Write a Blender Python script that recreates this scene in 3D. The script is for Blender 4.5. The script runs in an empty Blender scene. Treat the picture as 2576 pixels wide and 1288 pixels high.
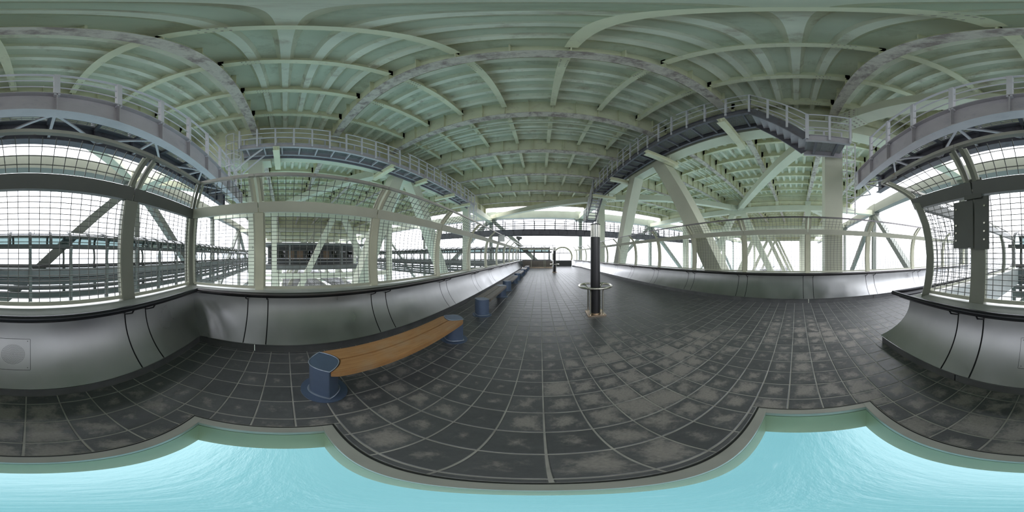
import bpy, bmesh, math, random
from mathutils import Vector
random.seed(7)
S = bpy.context.scene
COL = S.collection
R = math.radians
# ------------------------------------------------------------------ camera
CAMZ = 1.6
cd = bpy.data.cameras.new('camera')
cd.type = 'PANO'
try:
    cd.panorama_type = 'EQUIRECTANGULAR'
except Exception:
    pass
try:
    cd.cycles.panorama_type = 'EQUIRECTANGULAR'
except Exception:
    pass
cd.clip_start = 0.02
cd.clip_end = 30000
cam = bpy.data.objects.new('camera', cd)
COL.objects.link(cam)
cam.location = (0, 0, CAMZ)
cam.rotation_euler = (R(90), 0, R(10.06))
S.camera = cam
# ------------------------------------------------------------------ sky
W = bpy.data.worlds.new('overcast_sky')
S.world = W
W.use_nodes = True
nt = W.node_tree
nt.nodes.clear()
wo = nt.nodes.new('ShaderNodeOutputWorld')
bg = nt.nodes.new('ShaderNodeBackground')
tc = nt.nodes.new('ShaderNodeTexCoord')
sep = nt.nodes.new('ShaderNodeSeparateXYZ')
rmp = nt.nodes.new('ShaderNodeValToRGB')
# standard overcast sky: the zenith about three times as bright as the horizon
rmp.color_ramp.elements[0].position = 0.0
rmp.color_ramp.elements[0].color = (0.345, 0.355, 0.375, 1)
rmp.color_ramp.elements[1].position = 1.0
rmp.color_ramp.elements[1].color = (1.08, 1.10, 1.15, 1)
nz = nt.nodes.new('ShaderNodeTexNoise')
nz.inputs['Scale'].default_value = 3.0
nz.inputs['Detail'].default_value = 5.0
mxs = nt.nodes.new('ShaderNodeMix')
mxs.data_type = 'RGBA'
mxs.blend_type = 'MULTIPLY'
mxs.inputs['Factor'].default_value = 1.0
cr2 = nt.nodes.new('ShaderNodeValToRGB')
cr2.color_ramp.elements[0].color = (0.86, 0.88, 0.92, 1)
cr2.color_ramp.elements[0].position = 0.35
cr2.color_ramp.elements[1].color = (1, 1, 1, 1)
cr2.color_ramp.elements[1].position = 0.65
L = nt.links.new
L(tc.outputs['Generated'], sep.inputs[0])
L(sep.outputs['Z'], rmp.inputs['Fac'])
L(tc.outputs['Generated'], nz.inputs['Vector'])
L(nz.outputs['Fac'], cr2.inputs['Fac'])
L(rmp.outputs['Color'], mxs.inputs['A'])
L(cr2.outputs['Color'], mxs.inputs['B'])
L(mxs.outputs['Result'], bg.inputs['Color'])
bg.inputs['Strength'].default_value = 1.0
L(bg.outputs[0], wo.inputs['Surface'])
S.view_settings.view_transform = 'Standard'
S.view_settings.look = 'None'
S.view_settings.gamma = 1.0
S.view_settings.use_curve_mapping = False
S.view_settings.exposure = 3.15
try:
    S.cycles.max_bounces = 10
    S.cycles.diffuse_bounces = 6
    S.cycles.transparent_max_bounces = 16
except Exception:
    pass

# ------------------------------------------------------------------ helpers
class MB:
    def __init__(self):
        self.v = []
        self.f = []
    def add(self, vs, fs):
        o = len(self.v)
        self.v += [tuple(p) for p in vs]
        self.f += [tuple(i + o for i in f) for f in fs]
        return self
    def box(self, x0, x1, y0, y1, z0, z1):
        return self.add([(x0, y0, z0), (x1, y0, z0), (x1, y1, z0), (x0, y1, z0),
                         (x0, y0, z1), (x1, y0, z1), (x1, y1, z1), (x0, y1, z1)],
                        [(0, 3, 2, 1), (4, 5, 6, 7), (0, 1, 5, 4), (1, 2, 6, 5), (2, 3, 7, 6), (3, 0, 4, 7)])
    def bar(self, p, q, w, h, up=(0, 0, 1)):
        """box bar from p to q; w across, h along up"""
        p = Vector(p); q = Vector(q); d = (q - p).normalized(); up = Vector(up)
        s = d.cross(up)
        if s.length < 1e-4:
            s = d.cross(Vector((0, 1, 0)))
        s.normalize(); u = s.cross(d).normalized()
        vs = []
        for c in (p, q):
            for a, b in ((-1, -1), (1, -1), (1, 1), (-1, 1)):
                vs.append(c + s * (a * w / 2) + u * (b * h / 2))
        return self.add(vs, [(0, 1, 2, 3), (7, 6, 5, 4), (0, 4, 5, 1), (1, 5, 6, 2), (2, 6, 7, 3), (3, 7, 4, 0)])
    def ibar(self, p, q, w, h, tf, tw, up=(0, 0, 1)):
        p = Vector(p); q = Vector(q); d = (q - p).normalized(); up = Vector(up)
        s = d.cross(up).normalized(); u = s.cross(d).normalized()
        self.bar(p, q, tw, h - 2 * tf, u)
        o = u * (h / 2 - tf / 2)
        self.bar(p + o, q + o, w, tf, u)
        self.bar(p - o, q - o, w, tf, u)
        return self
    def path(self, pts, r, n=8, closed=False, smooth=True):
        pts = [Vector(p) for p in pts]
        m = len(pts)
        rings = []
        for i, p in enumerate(pts):
            if closed:
                d = pts[(i + 1) % m] - pts[i - 1]
            else:
                d = pts[min(i + 1, m - 1)] - pts[max(i - 1, 0)]
            d.normalize()
            up = Vector((0, 0, 1)) if abs(d.z) < 0.9 else Vector((0, 1, 0))
            s = d.cross(up).normalized(); u = s.cross(d).normalized()
            rings.append([p + s * (r * math.cos(2 * math.pi * k / n)) + u * (r * math.sin(2 * math.pi * k / n)) for k in range(n)])
        vs = [v for rg in rings for v in rg]
        fs = []
        for i in range(m if closed else m - 1):
            a = i * n; b = ((i + 1) % m) * n
            for k in range(n):
                fs.append((a + k, b + k, b + (k + 1) % n, a + (k + 1) % n))
        if not closed:
            fs.append(tuple(range(n)))
            fs.append(tuple(reversed(range((m - 1) * n, m * n))))
        return self.add(vs, fs)
    def cyl(self, c, r, z0, z1, n=24, r2=None):
        r2 = r if r2 is None else r2
        vs = [(c[0] + r * math.cos(2 * math.pi * k / n), c[1] + r * math.sin(2 * math.pi * k / n), z0) for k in range(n)]
        vs += [(c[0] + r2 * math.cos(2 * math.pi * k / n), c[1] + r2 * math.sin(2 * math.pi * k / n), z1) for k in range(n)]
        fs = [(k, (k + 1) % n, n + (k + 1) % n, n + k) for k in range(n)]
        fs += [tuple(reversed(range(n))), tuple(range(n, 2 * n))]
        return self.add(vs, fs)
    def extrude(self, loop, z0, z1):
        """closed 2-D loop (x,y) between z0 and z1"""
        n = len(loop)
        vs = [(x, y, z0) for x, y in loop] + [(x, y, z1) for x, y in loop]
        fs = [(k, (k + 1) % n, n + (k + 1) % n, n + k) for k in range(n)]
        fs += [tuple(reversed(range(n))), tuple(range(n, 2 * n))]
        return self.add(vs, fs)
    def grid(self, rows, thick=None):
        """rows: list of equally long point lists; optional thickness vector gives the sheet a back"""
        nr = len(rows); nc = len(rows[0])
        vs = [Vector(p) for r_ in rows for p in r_]
        fs = [(i * nc + j, i * nc + j + 1, (i + 1) * nc + j + 1, (i + 1) * nc + j) for i in range(nr - 1) for j in range(nc - 1)]
        if thick is not None:
            t = Vector(thick); N = len(vs)
            vs += [v + t for v in vs]
            fs += [tuple(reversed([k + N for k in f])) for f in list(fs)]
            ed = [(0, j) for j in range(nc)] + [(i, nc - 1) for i in range(1, nr)] + [(nr - 1, j) for j in range(nc - 2, -1, -1)] + [(i, 0) for i in range(nr - 2, 0, -1)]
            ids = [i * nc + j for i, j in ed]
            for a, b in zip(ids, ids[1:] + ids[:1]):
                fs.append((b, a, a + N, b + N))
        return self.add(vs, fs)
    def build(self, name, mat, parent=None, smooth=False, loc=None, bevel=0):
        me = bpy.data.meshes.new(name)
        o = bpy.data.objects.new(name, me)
        COL.objects.link(o)
        base = Vector((0, 0, 0))
        if parent is not None:
            o.parent = parent
            q = parent
            while q is not None:
                base += q.location
                q = q.parent
        if loc is not None:
            o.location = Vector(loc) - base
            base = Vector(loc)
        me.from_pydata([tuple(Vector(v) - base) for v in self.v], [], self.f)
        bm = bmesh.new(); bm.from_mesh(me)
        bmesh.ops.recalc_face_normals(bm, faces=bm.faces)
        if bevel:
            es = [e_ for e_ in bm.edges if len(e_.link_faces) == 2 and e_.calc_face_angle() > 0.6]
            bmesh.ops.bevel(bm, geom=es, offset=bevel, segments=2, affect='EDGES', clamp_overlap=True)
        bm.to_mesh(me); bm.free()
        if smooth:
            for p in me.polygons:
                p.use_smooth = True
            try:
                me.set_sharp_from_angle(angle=R(40))
            except Exception:
                pass
        me.materials.append(mat)
        return o

def tag(o, label=None, cat=None, group=None, kind=None):
    if label: o['label'] = label
    if cat: o['category'] = cat
    if group: o['group'] = group
    if kind: o['kind'] = kind
    return o
def empty(name, loc=(0, 0, 0)):
    o = bpy.data.objects.new(name, None)
    COL.objects.link(o)
    o.location = loc
    o.empty_display_size = 0.2
    return o
def structure(name, label=None, loc=(0, 0, 0)):
    o = empty(name, loc); o['kind'] = 'structure'
    if label: o['label'] = label
    return o
def stuff(o):
    o['kind'] = 'stuff'
    return o
def copy_tree(o, parent=None):
    c = o.copy()
    COL.objects.link(c)
    if parent is not None:
        c.parent = parent
    for ch in list(o.children):
        copy_tree(ch, c)
    return c

# ------------------------------------------------------------------ materials
def new_mat(name):
    m = bpy.data.materials.new(name)
    m.use_nodes = True
    n = m.node_tree.nodes
    return m, m.node_tree, n['Principled BSDF']
def paint(name, col, rough=0.5, metal=0.0, var=0.12, scale=1.5, dirt=None, dirt_amt=0.0, dirt_scale=2.5, bump=0.0, stretch=(1, 1, 1), rvar=0.0):
    m, t, b = new_mat(name)
    N = t.nodes; K = t.links.new
    geo = N.new('ShaderNodeNewGeometry')
    mp = N.new('ShaderNodeMapping'); mp.inputs['Scale'].default_value = stretch
    K(geo.outputs['Position'], mp.inputs['Vector'])
    no = N.new('ShaderNodeTexNoise'); no.inputs['Scale'].default_value = scale; no.inputs['Detail'].default_value = 6
    K(mp.outputs[0], no.inputs['Vector'])
    mr = N.new('ShaderNodeMapRange')
    mr.inputs['From Min'].default_value = 0.3; mr.inputs['From Max'].default_value = 0.7
    mr.inputs['To Min'].default_value = 1 - var; mr.inputs['To Max'].default_value = 1 + var
    K(no.outputs['Fac'], mr.inputs['Value'])
    vm = N.new('ShaderNodeVectorMath'); vm.operation = 'SCALE'
    vm.inputs[0].default_value = col
    K(mr.outputs[0], vm.inputs['Scale'])
    out = vm.outputs[0]
    if dirt:
        n2 = N.new('ShaderNodeTexNoise'); n2.inputs['Scale'].default_value = dirt_scale; n2.inputs['Detail'].default_value = 8
        n2.inputs['Roughness'].default_value = 0.68
        K(geo.outputs['Position'], n2.inputs['Vector'])
        r2 = N.new('ShaderNodeMapRange')
        r2.inputs['From Min'].default_value = 0.62 - dirt_amt * 0.4; r2.inputs['From Max'].default_value = 0.75 - dirt_amt * 0.3
        K(n2.outputs['Fac'], r2.inputs['Value'])
        mx = N.new('ShaderNodeMix'); mx.data_type = 'RGBA'
        K(r2.outputs[0], mx.inputs['Factor'])
        K(out, mx.inputs['A']); mx.inputs['B'].default_value = (*dirt, 1)
        out = mx.outputs['Result']
    K(out, b.inputs['Base Color'])
    b.inputs['Roughness'].default_value = rough
    b.inputs['Metallic'].default_value = metal
    if rvar:
        r3 = N.new('ShaderNodeMapRange')
        r3.inputs['From Min'].default_value = 0.3; r3.inputs['From Max'].default_value = 0.7
        r3.inputs['To Min'].default_value = rough - rvar; r3.inputs['To Max'].default_value = rough + rvar
        K(no.outputs['Fac'], r3.inputs['Value']); K(r3.outputs[0], b.inputs['Roughness'])
    if bump:
        bp = N.new('ShaderNodeBump'); bp.inputs['Strength'].default_value = bump; bp.inputs['Distance'].default_value = 0.01
        K(no.outputs['Fac'], bp.inputs['Height']); K(bp.outputs[0], b.inputs['Normal'])
    return m

M = {}
M['deck'] = paint('deck_paint', (0.66, 0.67, 0.55), 0.6, var=0.10, scale=0.8, dirt=(0.48, 0.47, 0.36), dirt_amt=0.22, dirt_scale=1.1)
M['trough'] = paint('trough_paint', (0.78, 0.77, 0.65), 0.55, var=0.10, scale=1.2, dirt=(0.52, 0.45, 0.36), dirt_amt=0.2, dirt_scale=1.6)
M['girder'] = paint('girder_paint', (0.74, 0.72, 0.53), 0.55, var=0.08, scale=1.0, dirt=(0.60, 0.56, 0.42), dirt_amt=0.2)
M['flange'] = paint('dirty_flange', (0.64, 0.58, 0.5), 0.7, var=0.15, scale=3.0, dirt=(0.30, 0.24, 0.22), dirt_amt=0.48, dirt_scale=3.0)
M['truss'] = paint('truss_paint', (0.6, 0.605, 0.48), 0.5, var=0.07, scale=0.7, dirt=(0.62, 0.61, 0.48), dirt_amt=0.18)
M['truss_outer'] = paint('darkened_truss_paint', (0.30, 0.33, 0.29), 0.5, var=0.08, scale=0.7)  # truss paint darkened in colour to imitate shade on the side trusses
M['truss_rear_shaded'] = paint('shaded_truss_paint', (0.15, 0.16, 0.135), 0.5, var=0.08, scale=0.7)  # same truss paint, darker still: backlit shade of the rear truss
M['fence'] = paint('fence_cream', (0.66, 0.65, 0.49), 0.45, var=0.07, scale=2.0)
M['fence_beam'] = paint('fence_beam_grey', (0.55, 0.55, 0.44), 0.45, var=0.06, scale=2.0)
M['fence_shaded'] = paint('fence_shaded_grey', (0.105, 0.11, 0.095), 0.45, var=0.08, scale=2.0)  # backlit shade of the rear fence beams and plates, put into the colour
M['rib_shaded'] = paint('rib_shaded_grey_green', (0.24, 0.245, 0.20), 0.45, var=0.08, scale=2.0)  # darker copy of the rib paint, backlit shade painted in
M['wire'] = paint('wire_dark', (0.16, 0.16, 0.145), 0.5, metal=0.3, var=0.1)
M['lav'] = paint('lavender_paint', (0.50, 0.46, 0.49), 0.5, var=0.08, scale=2.0, dirt=(0.40, 0.37, 0.42), dirt_amt=0.15)
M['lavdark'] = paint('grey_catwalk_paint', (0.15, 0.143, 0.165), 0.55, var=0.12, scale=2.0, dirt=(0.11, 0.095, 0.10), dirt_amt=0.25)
M['raillav'] = paint('rail_galvanised', (0.72, 0.69, 0.74), 0.45, var=0.05)
M['grating'] = paint('grating', (0.40, 0.40, 0.42), 0.5, metal=0.2, var=0.1)
M['steel'] = paint('brushed_stainless', (0.42, 0.42, 0.425), 0.36, metal=1.0, var=0.10, scale=2.0, stretch=(1, 1, 0.35), rvar=0.09)
M['kick'] = paint('kick_plate_steel', (0.20, 0.20, 0.205), 0.45, metal=0.5, var=0.15, scale=3)
M['joint'] = paint('black_joint', (0.012, 0.012, 0.014), 0.6)
M['sill'] = paint('pale_sill', (0.62, 0.62, 0.60), 0.35, metal=0.4, var=0.08, scale=4)
M['rail'] = paint('black_handrail', (0.035, 0.035, 0.04), 0.32, metal=0.6, var=0.2)
M['raildark'] = paint('dark_steel_handrail', (0.16, 0.15, 0.15), 0.35, metal=0.9, var=0.2)
M['toprail'] = paint('pale_top_rail', (0.46, 0.44, 0.40), 0.4, metal=0.4, var=0.2, dirt=(0.25, 0.13, 0.07), dirt_amt=0.05, dirt_scale=5)
M['chrome'] = paint('chrome', (0.72, 0.69, 0.60), 0.14, metal=1.0, var=0.05)
M['brass'] = paint('tarnished_steel_plate', (0.45, 0.36, 0.27), 0.3, metal=1.0, var=0.15, scale=8)
M['black'] = paint('black_post', (0.035, 0.034, 0.036), 0.36, var=0.1, metal=0.3)
M['blue'] = paint('blue_grey_enamel', (0.125, 0.17, 0.26), 0.36, metal=0.25, var=0.08, scale=6)
M['bluerim'] = paint('worn_blue_rim', (0.32, 0.37, 0.45), 0.35, metal=0.4, var=0.15, scale=12)
M['tubewall'] = paint('corridor_grey', (0.07, 0.075, 0.072), 0.5, var=0.12)
M['tuberib'] = paint('corridor_rib', (0.13, 0.14, 0.125), 0.45, var=0.1)
M['concrete'] = paint('grey_panel', (0.17, 0.175, 0.17), 0.6, var=0.12)
M['brown'] = paint('brown_panel', (0.20, 0.14, 0.09), 0.6, var=0.15)
M['endpanel'] = paint('brown_grey_panel', (0.17, 0.15, 0.125), 0.4, metal=0.3, var=0.2, scale=1.5)
M['white'] = paint('white_panel', (0.75, 0.75, 0.73), 0.5, var=0.04)
M['well'] = paint('olive_well_paint', (0.40, 0.44, 0.30), 0.5, var=0.08)
M['frame'] = paint('anodised_frame', (0.46, 0.455, 0.41), 0.38, metal=0.2, var=0.08, scale=5)
M['rubber'] = paint('rubber_seal', (0.02, 0.02, 0.02), 0.6)
M['grout'] = paint('grout', (0.4, 0.385, 0.35), 0.6, var=0.25, scale=5)
M['ink'] = paint('dark_ink', (0.10, 0.10, 0.09), 0.6)
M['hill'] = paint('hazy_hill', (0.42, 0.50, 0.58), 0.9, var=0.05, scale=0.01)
M['slot'] = paint('dark_slot', (0.05, 0.05, 0.05), 0.6)

def wood_mat(name, a, b_, c):
    m, t, b = new_mat(name)
    N = t.nodes; K = t.links.new
    geo = N.new('ShaderNodeTexCoord')
    mp = N.new('ShaderNodeMapping'); mp.inputs['Scale'].default_value = (22, 1.6, 22)
    K(geo.outputs['Object'], mp.inputs['Vector'])
    no = N.new('ShaderNodeTexNoise'); no.inputs['Scale'].default_value = 2.0; no.inputs['Detail'].default_value = 7; no.inputs['Roughness'].default_value = 0.65
    K(mp.outputs[0], no.inputs['Vector'])
    cr = N.new('ShaderNodeValToRGB')
    cr.color_ramp.elements[0].position = 0.32; cr.color_ramp.elements[0].color = (*a, 1)
    cr.color_ramp.elements[1].position = 0.68; cr.color_ramp.elements[1].color = (*b_, 1)
    K(no.outputs['Fac'], cr.inputs['Fac'])
    n2 = N.new('ShaderNodeTexNoise'); n2.inputs['Scale'].default_value = 3.5; n2.inputs['Detail'].default_value = 4
    K(geo.outputs['Object'], n2.inputs['Vector'])
    mr = N.new('ShaderNodeMapRange'); mr.inputs['From Min'].default_value = 0.5; mr.inputs['From Max'].default_value = 0.72; mr.inputs['To Max'].default_value = 0.75
    K(n2.outputs['Fac'], mr.inputs['Value'])
    mx = N.new('ShaderNodeMix'); mx.data_type = 'RGBA'
    K(mr.outputs[0], mx.inputs['Factor']); K(cr.outputs[0], mx.inputs['A']); mx.inputs['B'].default_value = (*c, 1)
    K(mx.outputs['Result'], b.inputs['Base Color'])
    b.inputs['Roughness'].default_value = 0.5
    bp = N.new('ShaderNodeBump'); bp.inputs['Strength'].default_value = 0.12; bp.inputs['Distance'].default_value = 0.004
    K(no.outputs['Fac'], bp.inputs['Height']); K(bp.outputs[0], b.inputs['Normal'])
    return m
M['wood'] = wood_mat('orange_brown_timber', (0.38, 0.185, 0.07), (0.53, 0.29, 0.125), (0.45, 0.30, 0.175))
M['woodgrey'] = wood_mat('weathered_grey_timber', (0.14, 0.115, 0.10), (0.23, 0.195, 0.17), (0.19, 0.17, 0.155))

TX0, TY0, TP = 0.02, 0.327, 0.2617     # tile grid
def tile_mat():
    m, t, b = new_mat('charcoal_tile')
    N = t.nodes; K = t.links.new
    geo = N.new('ShaderNodeNewGeometry')
    sp = N.new('ShaderNodeSeparateXYZ'); K(geo.outputs['Position'], sp.inputs[0])
    def math_(op, a, bb=None, cc=None):
        n = N.new('ShaderNodeMath'); n.operation = op
        for i, v in enumerate((a, bb, cc)):
            if v is None: continue
            if isinstance(v, (int, float)): n.inputs[i].default_value = v
            else: K(v, n.inputs[i])
        return n.outputs[0]
    gx = math_('DIVIDE', math_('SUBTRACT', sp.outputs['X'], TX0), TP)
    gy = math_('DIVIDE', math_('SUBTRACT', sp.outputs['Y'], TY0), TP)
    fx = math_('ABSOLUTE', math_('SUBTRACT', math_('FRACT', gx), 0.5))
    fy = math_('ABSOLUTE', math_('SUBTRACT', math_('FRACT', gy), 0.5))
    ce = N.new('ShaderNodeCombineXYZ')
    K(math_('FLOOR', gx), ce.inputs[0]); K(math_('FLOOR', gy), ce.inputs[1])
    wn = N.new('ShaderNodeTexWhiteNoise'); wn.noise_dimensions = '2D'; K(ce.outputs[0], wn.inputs['Vector'])
    # wear patch: fades towards each tile's edges, its size by the tile's own random number and by foot traffic
    ed = math_('MAXIMUM', fx, fy)
    inner = math_('SUBTRACT', 0.5, ed)
    no = N.new('ShaderNodeTexNoise'); no.inputs['Scale'].default_value = 7; no.inputs['Detail'].default_value = 10; no.inputs['Roughness'].default_value = 0.78
    K(geo.outputs['Position'], no.inputs['Vector'])
    tr = N.new('ShaderNodeTexNoise'); tr.inputs['Scale'].default_value = 0.45; tr.inputs['Detail'].default_value = 2
    K(geo.outputs['Position'], tr.inputs['Vector'])
    # foot traffic crowds around the glass floor and thins out down the hall
    dx = math_('SUBTRACT', sp.outputs['X'], 1.0); dy = math_('SUBTRACT', sp.outputs['Y'], 0.9)
    dist = math_('SQRT', math_('ADD', math_('MULTIPLY', dx, dx), math_('MULTIPLY', dy, dy)))
    near = N.new('ShaderNodeMapRange'); near.inputs['From Min'].default_value = 0.5; near.inputs['From Max'].default_value = 4.0
    near.inputs['To Min'].default_value = 0.20; near.inputs['To Max'].default_value = -0.34; K(dist, near.inputs['Value'])
    sc = math_('ADD', math_('MULTIPLY', inner, 0.95), math_('MULTIPLY', math_('SUBTRACT', no.outputs['Fac'], 0.5), 1.5))
    sc = math_('ADD', sc, math_('MULTIPLY', math_('SUBTRACT', wn.outputs['Value'], 0.5), 0.30))
    sc = math_('ADD', sc, math_('MULTIPLY', math_('SUBTRACT', tr.outputs['Fac'], 0.5), 1.3))
    sc = math_('ADD', sc, near.outputs[0])
    mr = N.new('ShaderNodeMapRange'); mr.inputs['From Min'].default_value = 0.18; mr.inputs['From Max'].default_value = 0.52
    mr.interpolation_type = 'SMOOTHSTEP'
    K(sc, mr.inputs['Value'])
    base = N.new('ShaderNodeValToRGB')
    base.color_ramp.elements[0].color = (0.084, 0.085, 0.089, 1); base.color_ramp.elements[0].position = 0.3
    base.color_ramp.elements[1].color = (0.145, 0.146, 0.150, 1); base.color_ramp.elements[1].position = 0.72
    bsum = math_('ADD', math_('MULTIPLY', no.outputs['Fac'], 0.8), math_('MULTIPLY', wn.outputs['Value'], 0.2))
    K(bsum, base.inputs['Fac'])
    worn = N.new('ShaderNodeMix'); worn.data_type = 'RGBA'
    n3 = N.new('ShaderNodeTexNoise'); n3.inputs['Scale'].default_value = 60; n3.inputs['Detail'].default_value = 3
    K(geo.outputs['Position'], n3.inputs['Vector'])
    worn.inputs['A'].default_value = (0.21, 0.195, 0.182, 1); worn.inputs['B'].default_value = (0.40, 0.365, 0.335, 1)
    K(n3.outputs['Fac'], worn.inputs['Factor'])
    mx = N.new('ShaderNodeMix'); mx.data_type = 'RGBA'
    K(mr.outputs[0], mx.inputs['Factor']); K(base.outputs[0], mx.inputs['A']); K(worn.outputs['Result'], mx.inputs['B'])
    K(mx.outputs['Result'], b.inputs['Base Color'])
    rr = N.new('ShaderNodeMapRange'); rr.inputs['To Min'].default_value = 0.40; rr.inputs['To Max'].default_value = 0.6
    K(mr.outputs[0], rr.inputs['Value']); K(rr.outputs[0], b.inputs['Roughness'])
    b.inputs['IOR'].default_value = 1.65
    bp = N.new('ShaderNodeBump'); bp.inputs['Strength'].default_value = 0.12; bp.inputs['Distance'].default_value = 0.003
    K(no.outputs['Fac'], bp.inputs['Height']); K(bp.outputs[0], b.inputs['Normal'])
    return m
M['tile'] = tile_mat()

def glass_mat(name, tint, ior=1.45, rough=0.0, glossy=1.0):
    m = bpy.data.materials.new(name); m.use_nodes = True
    t = m.node_tree; N = t.nodes; N.clear(); K = t.links.new
    o = N.new('ShaderNodeOutputMaterial'); mx = N.new('ShaderNodeMixShader')
    tr = N.new('ShaderNodeBsdfTransparent'); tr.inputs[0].default_value = (*tint, 1)
    gl = N.new('ShaderNodeBsdfGlossy'); gl.inputs['Roughness'].default_value = rough
    gl.inputs['Color'].default_value = (glossy, glossy, glossy, 1)
    fr = N.new('ShaderNodeFresnel'); fr.inputs['IOR'].default_value = ior
    K(fr.outputs[0], mx.inputs['Fac']); K(tr.outputs[0], mx.inputs[1]); K(gl.outputs[0], mx.inputs[2]); K(mx.outputs[0], o.inputs['Surface'])
    return m
M['glass'] = glass_mat('clear_floor_glass', (0.97, 1.0, 0.99), ior=1.2)
M['domeglass'] = glass_mat('teal_dome_glass', (0.34, 0.41, 0.41), ior=1.6)

def sea_mat():
    m, t, b = new_mat('turquoise_sea')
    N = t.nodes; K = t.links.new
    geo = N.new('ShaderNodeNewGeometry')
    n1 = N.new('ShaderNodeTexNoise'); n1.inputs['Scale'].default_value = 0.03; n1.inputs['Detail'].default_value = 6
    K(geo.outputs['Position'], n1.inputs['Vector'])
    cr = N.new('ShaderNodeValToRGB')
    cr.color_ramp.elements[0].position = 0.3; cr.color_ramp.elements[0].color = (0.046, 0.113, 0.124, 1)
    cr.color_ramp.elements[1].position = 0.7; cr.color_ramp.elements[1].color = (0.064, 0.139, 0.147, 1)
    K(n1.outputs['Fac'], cr.inputs['Fac'])
    mp = N.new('ShaderNodeMapping'); mp.inputs['Scale'].default_value = (0.5, 2.0, 1); mp.inputs['Rotation'].default_value = (0, 0, 0.6)
    K(geo.outputs['Position'], mp.inputs['Vector'])
    n2 = N.new('ShaderNodeTexNoise'); n2.inputs['Scale'].default_value = 0.35; n2.inputs['Detail'].default_value = 8; n2.inputs['Roughness'].default_value = 0.6
    K(mp.outputs[0], n2.inputs['Vector'])
    mr = N.new('ShaderNodeMapRange'); mr.inputs['From Min'].default_value = 0.66; mr.inputs['From Max'].default_value = 0.80; mr.inputs['To Max'].default_value = 0.25
    K(n2.outputs['Fac'], mr.inputs['Value'])
    mx = N.new('ShaderNodeMix'); mx.data_type = 'RGBA'
    K(mr.outputs[0], mx.inputs['Factor']); mx.inputs['B'].default_value = (0.2, 0.26, 0.27, 1)
    # the water over the shallows by the pier is turquoise, the open sea around it grey-blue
    ln = N.new('ShaderNodeVectorMath'); ln.operation = 'LENGTH'; K(geo.outputs['Position'], ln.inputs[0])
    sh = N.new('ShaderNodeMapRange'); sh.interpolation_type = 'SMOOTHSTEP'
    sh.inputs['From Min'].default_value = 62; sh.inputs['From Max'].default_value = 120
    K(ln.outputs['Value'], sh.inputs['Value'])
    mo = N.new('ShaderNodeMix'); mo.data_type = 'RGBA'
    K(sh.outputs[0], mo.inputs['Factor']); K(cr.outputs[0], mo.inputs['A']); mo.inputs['B'].default_value = (0.10, 0.12, 0.125, 1)
    K(mo.outputs['Result'], mx.inputs['A'])
    K(mx.outputs['Result'], b.inputs['Base Color'])
    b.inputs['Roughness'].default_value = 0.25
    bp = N.new('ShaderNodeBump'); bp.inputs['Strength'].default_value = 0.18; bp.inputs['Distance'].default_value = 0.6
    K(n2.outputs['Fac'], bp.inputs['Height']); K(bp.outputs[0], b.inputs['Normal'])
    return m
M['sea'] = sea_mat()
def lamp_mat():
    m, t, b = new_mat('frosted_lamp_glass')
    N = t.nodes; K = t.links.new
    geo = N.new('ShaderNodeTexCoord')
    wv = N.new('ShaderNodeTexNoise'); wv.inputs['Scale'].default_value = 30
    K(geo.outputs['Object'], wv.inputs['Vector'])
    cr = N.new('ShaderNodeValToRGB'); cr.color_ramp.elements[0].color = (0.40, 0.40, 0.37, 1); cr.color_ramp.elements[1].color = (0.66, 0.66, 0.60, 1)
    K(wv.outputs['Fac'], cr.inputs['Fac']); K(cr.outputs[0], b.inputs['Base Color'])
    b.inputs['Roughness'].default_value = 0.2
    return m
M['lamp'] = lamp_mat()

# ------------------------------------------------------------------ sea and far shore
sea = MB()
rad = [0, 60, 200, 800, 3000, 12000]
n = 48
vs = [(0, 0, -46)]
for r_ in rad[1:]:
    vs += [(r_ * math.cos(2 * math.pi * k / n), r_ * math.sin(2 * math.pi * k / n), -46) for k in range(n)]
fs = [(0, 1 + k, 1 + (k + 1) % n) for k in range(n)]
for i in range(len(rad) - 2):
    a = 1 + i * n; b2 = a + n
    fs += [(a + k, b2 + k, b2 + (k + 1) % n, a + (k + 1) % n) for k in range(n)]
sea.add(vs, fs)
tag(sea.build('sea', M['sea']), 'turquoise sea far below the bridge, seen through the glass floor', 'sea', kind='stuff')
hl = MB()
pts = [(-4600 + 60 * math.sin(i), -5200 + i * 330) for i in range(16)]
hh = [30, 70, 120, 90, 150, 190, 140, 170, 120, 90, 130, 100, 70, 60, 40, 15]
hl.grid([[(x, y, -47) for x, y in pts], [(x - 250, y, -46 + h) for (x, y), h in zip(pts, hh)], [(x - 700, y, -47) for x, y in pts]])
tag(hl.build('hills', M['hill'], smooth=True), kind='structure')

# ------------------------------------------------------------------ floor
FX0, FX1, FY0, FY1 = -2.4, 5.4, -1.376, 21.4
CX = 2.374                       # outer corner where the passage turns back
GX0, GX1, GY0, GY1 = -0.92, 1.17, -0.57, 0.285   # outer edge of the glass floor frame
floor = structure('floor', 'floor of charcoal square tiles with pale joints')
areas = [(FX0, FX1, FY0, FY1), (CX, FX1, -9.9, FY0), (1.6, FX1, FY1, 24.2)]
hole = (GX0, GX1, GY0, GY1)
def minus(r, h):
    x0, x1, y0, y1 = r; a0, a1, b0, b1 = h
    if a1 <= x0 or a0 >= x1 or b1 <= y0 or b0 >= y1:
        return [r]
    out = []
    if x0 < a0: out.append((x0, a0, y0, y1))
    if x1 > a1: out.append((a1, x1, y0, y1))
    m0, m1 = max(x0, a0), min(x1, a1)
    if y0 < b0: out.append((m0, m1, y0, b0))
    if y1 > b1: out.append((m0, m1, b1, y1))
    return [q for q in out if q[1] - q[0] > 0.012 and q[3] - q[2] > 0.012]
slab = MB()
for a in areas:
    for q in minus(a, hole):
        slab.box(q[0], q[1], q[2], q[3], -0.25, -0.0035)
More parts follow.
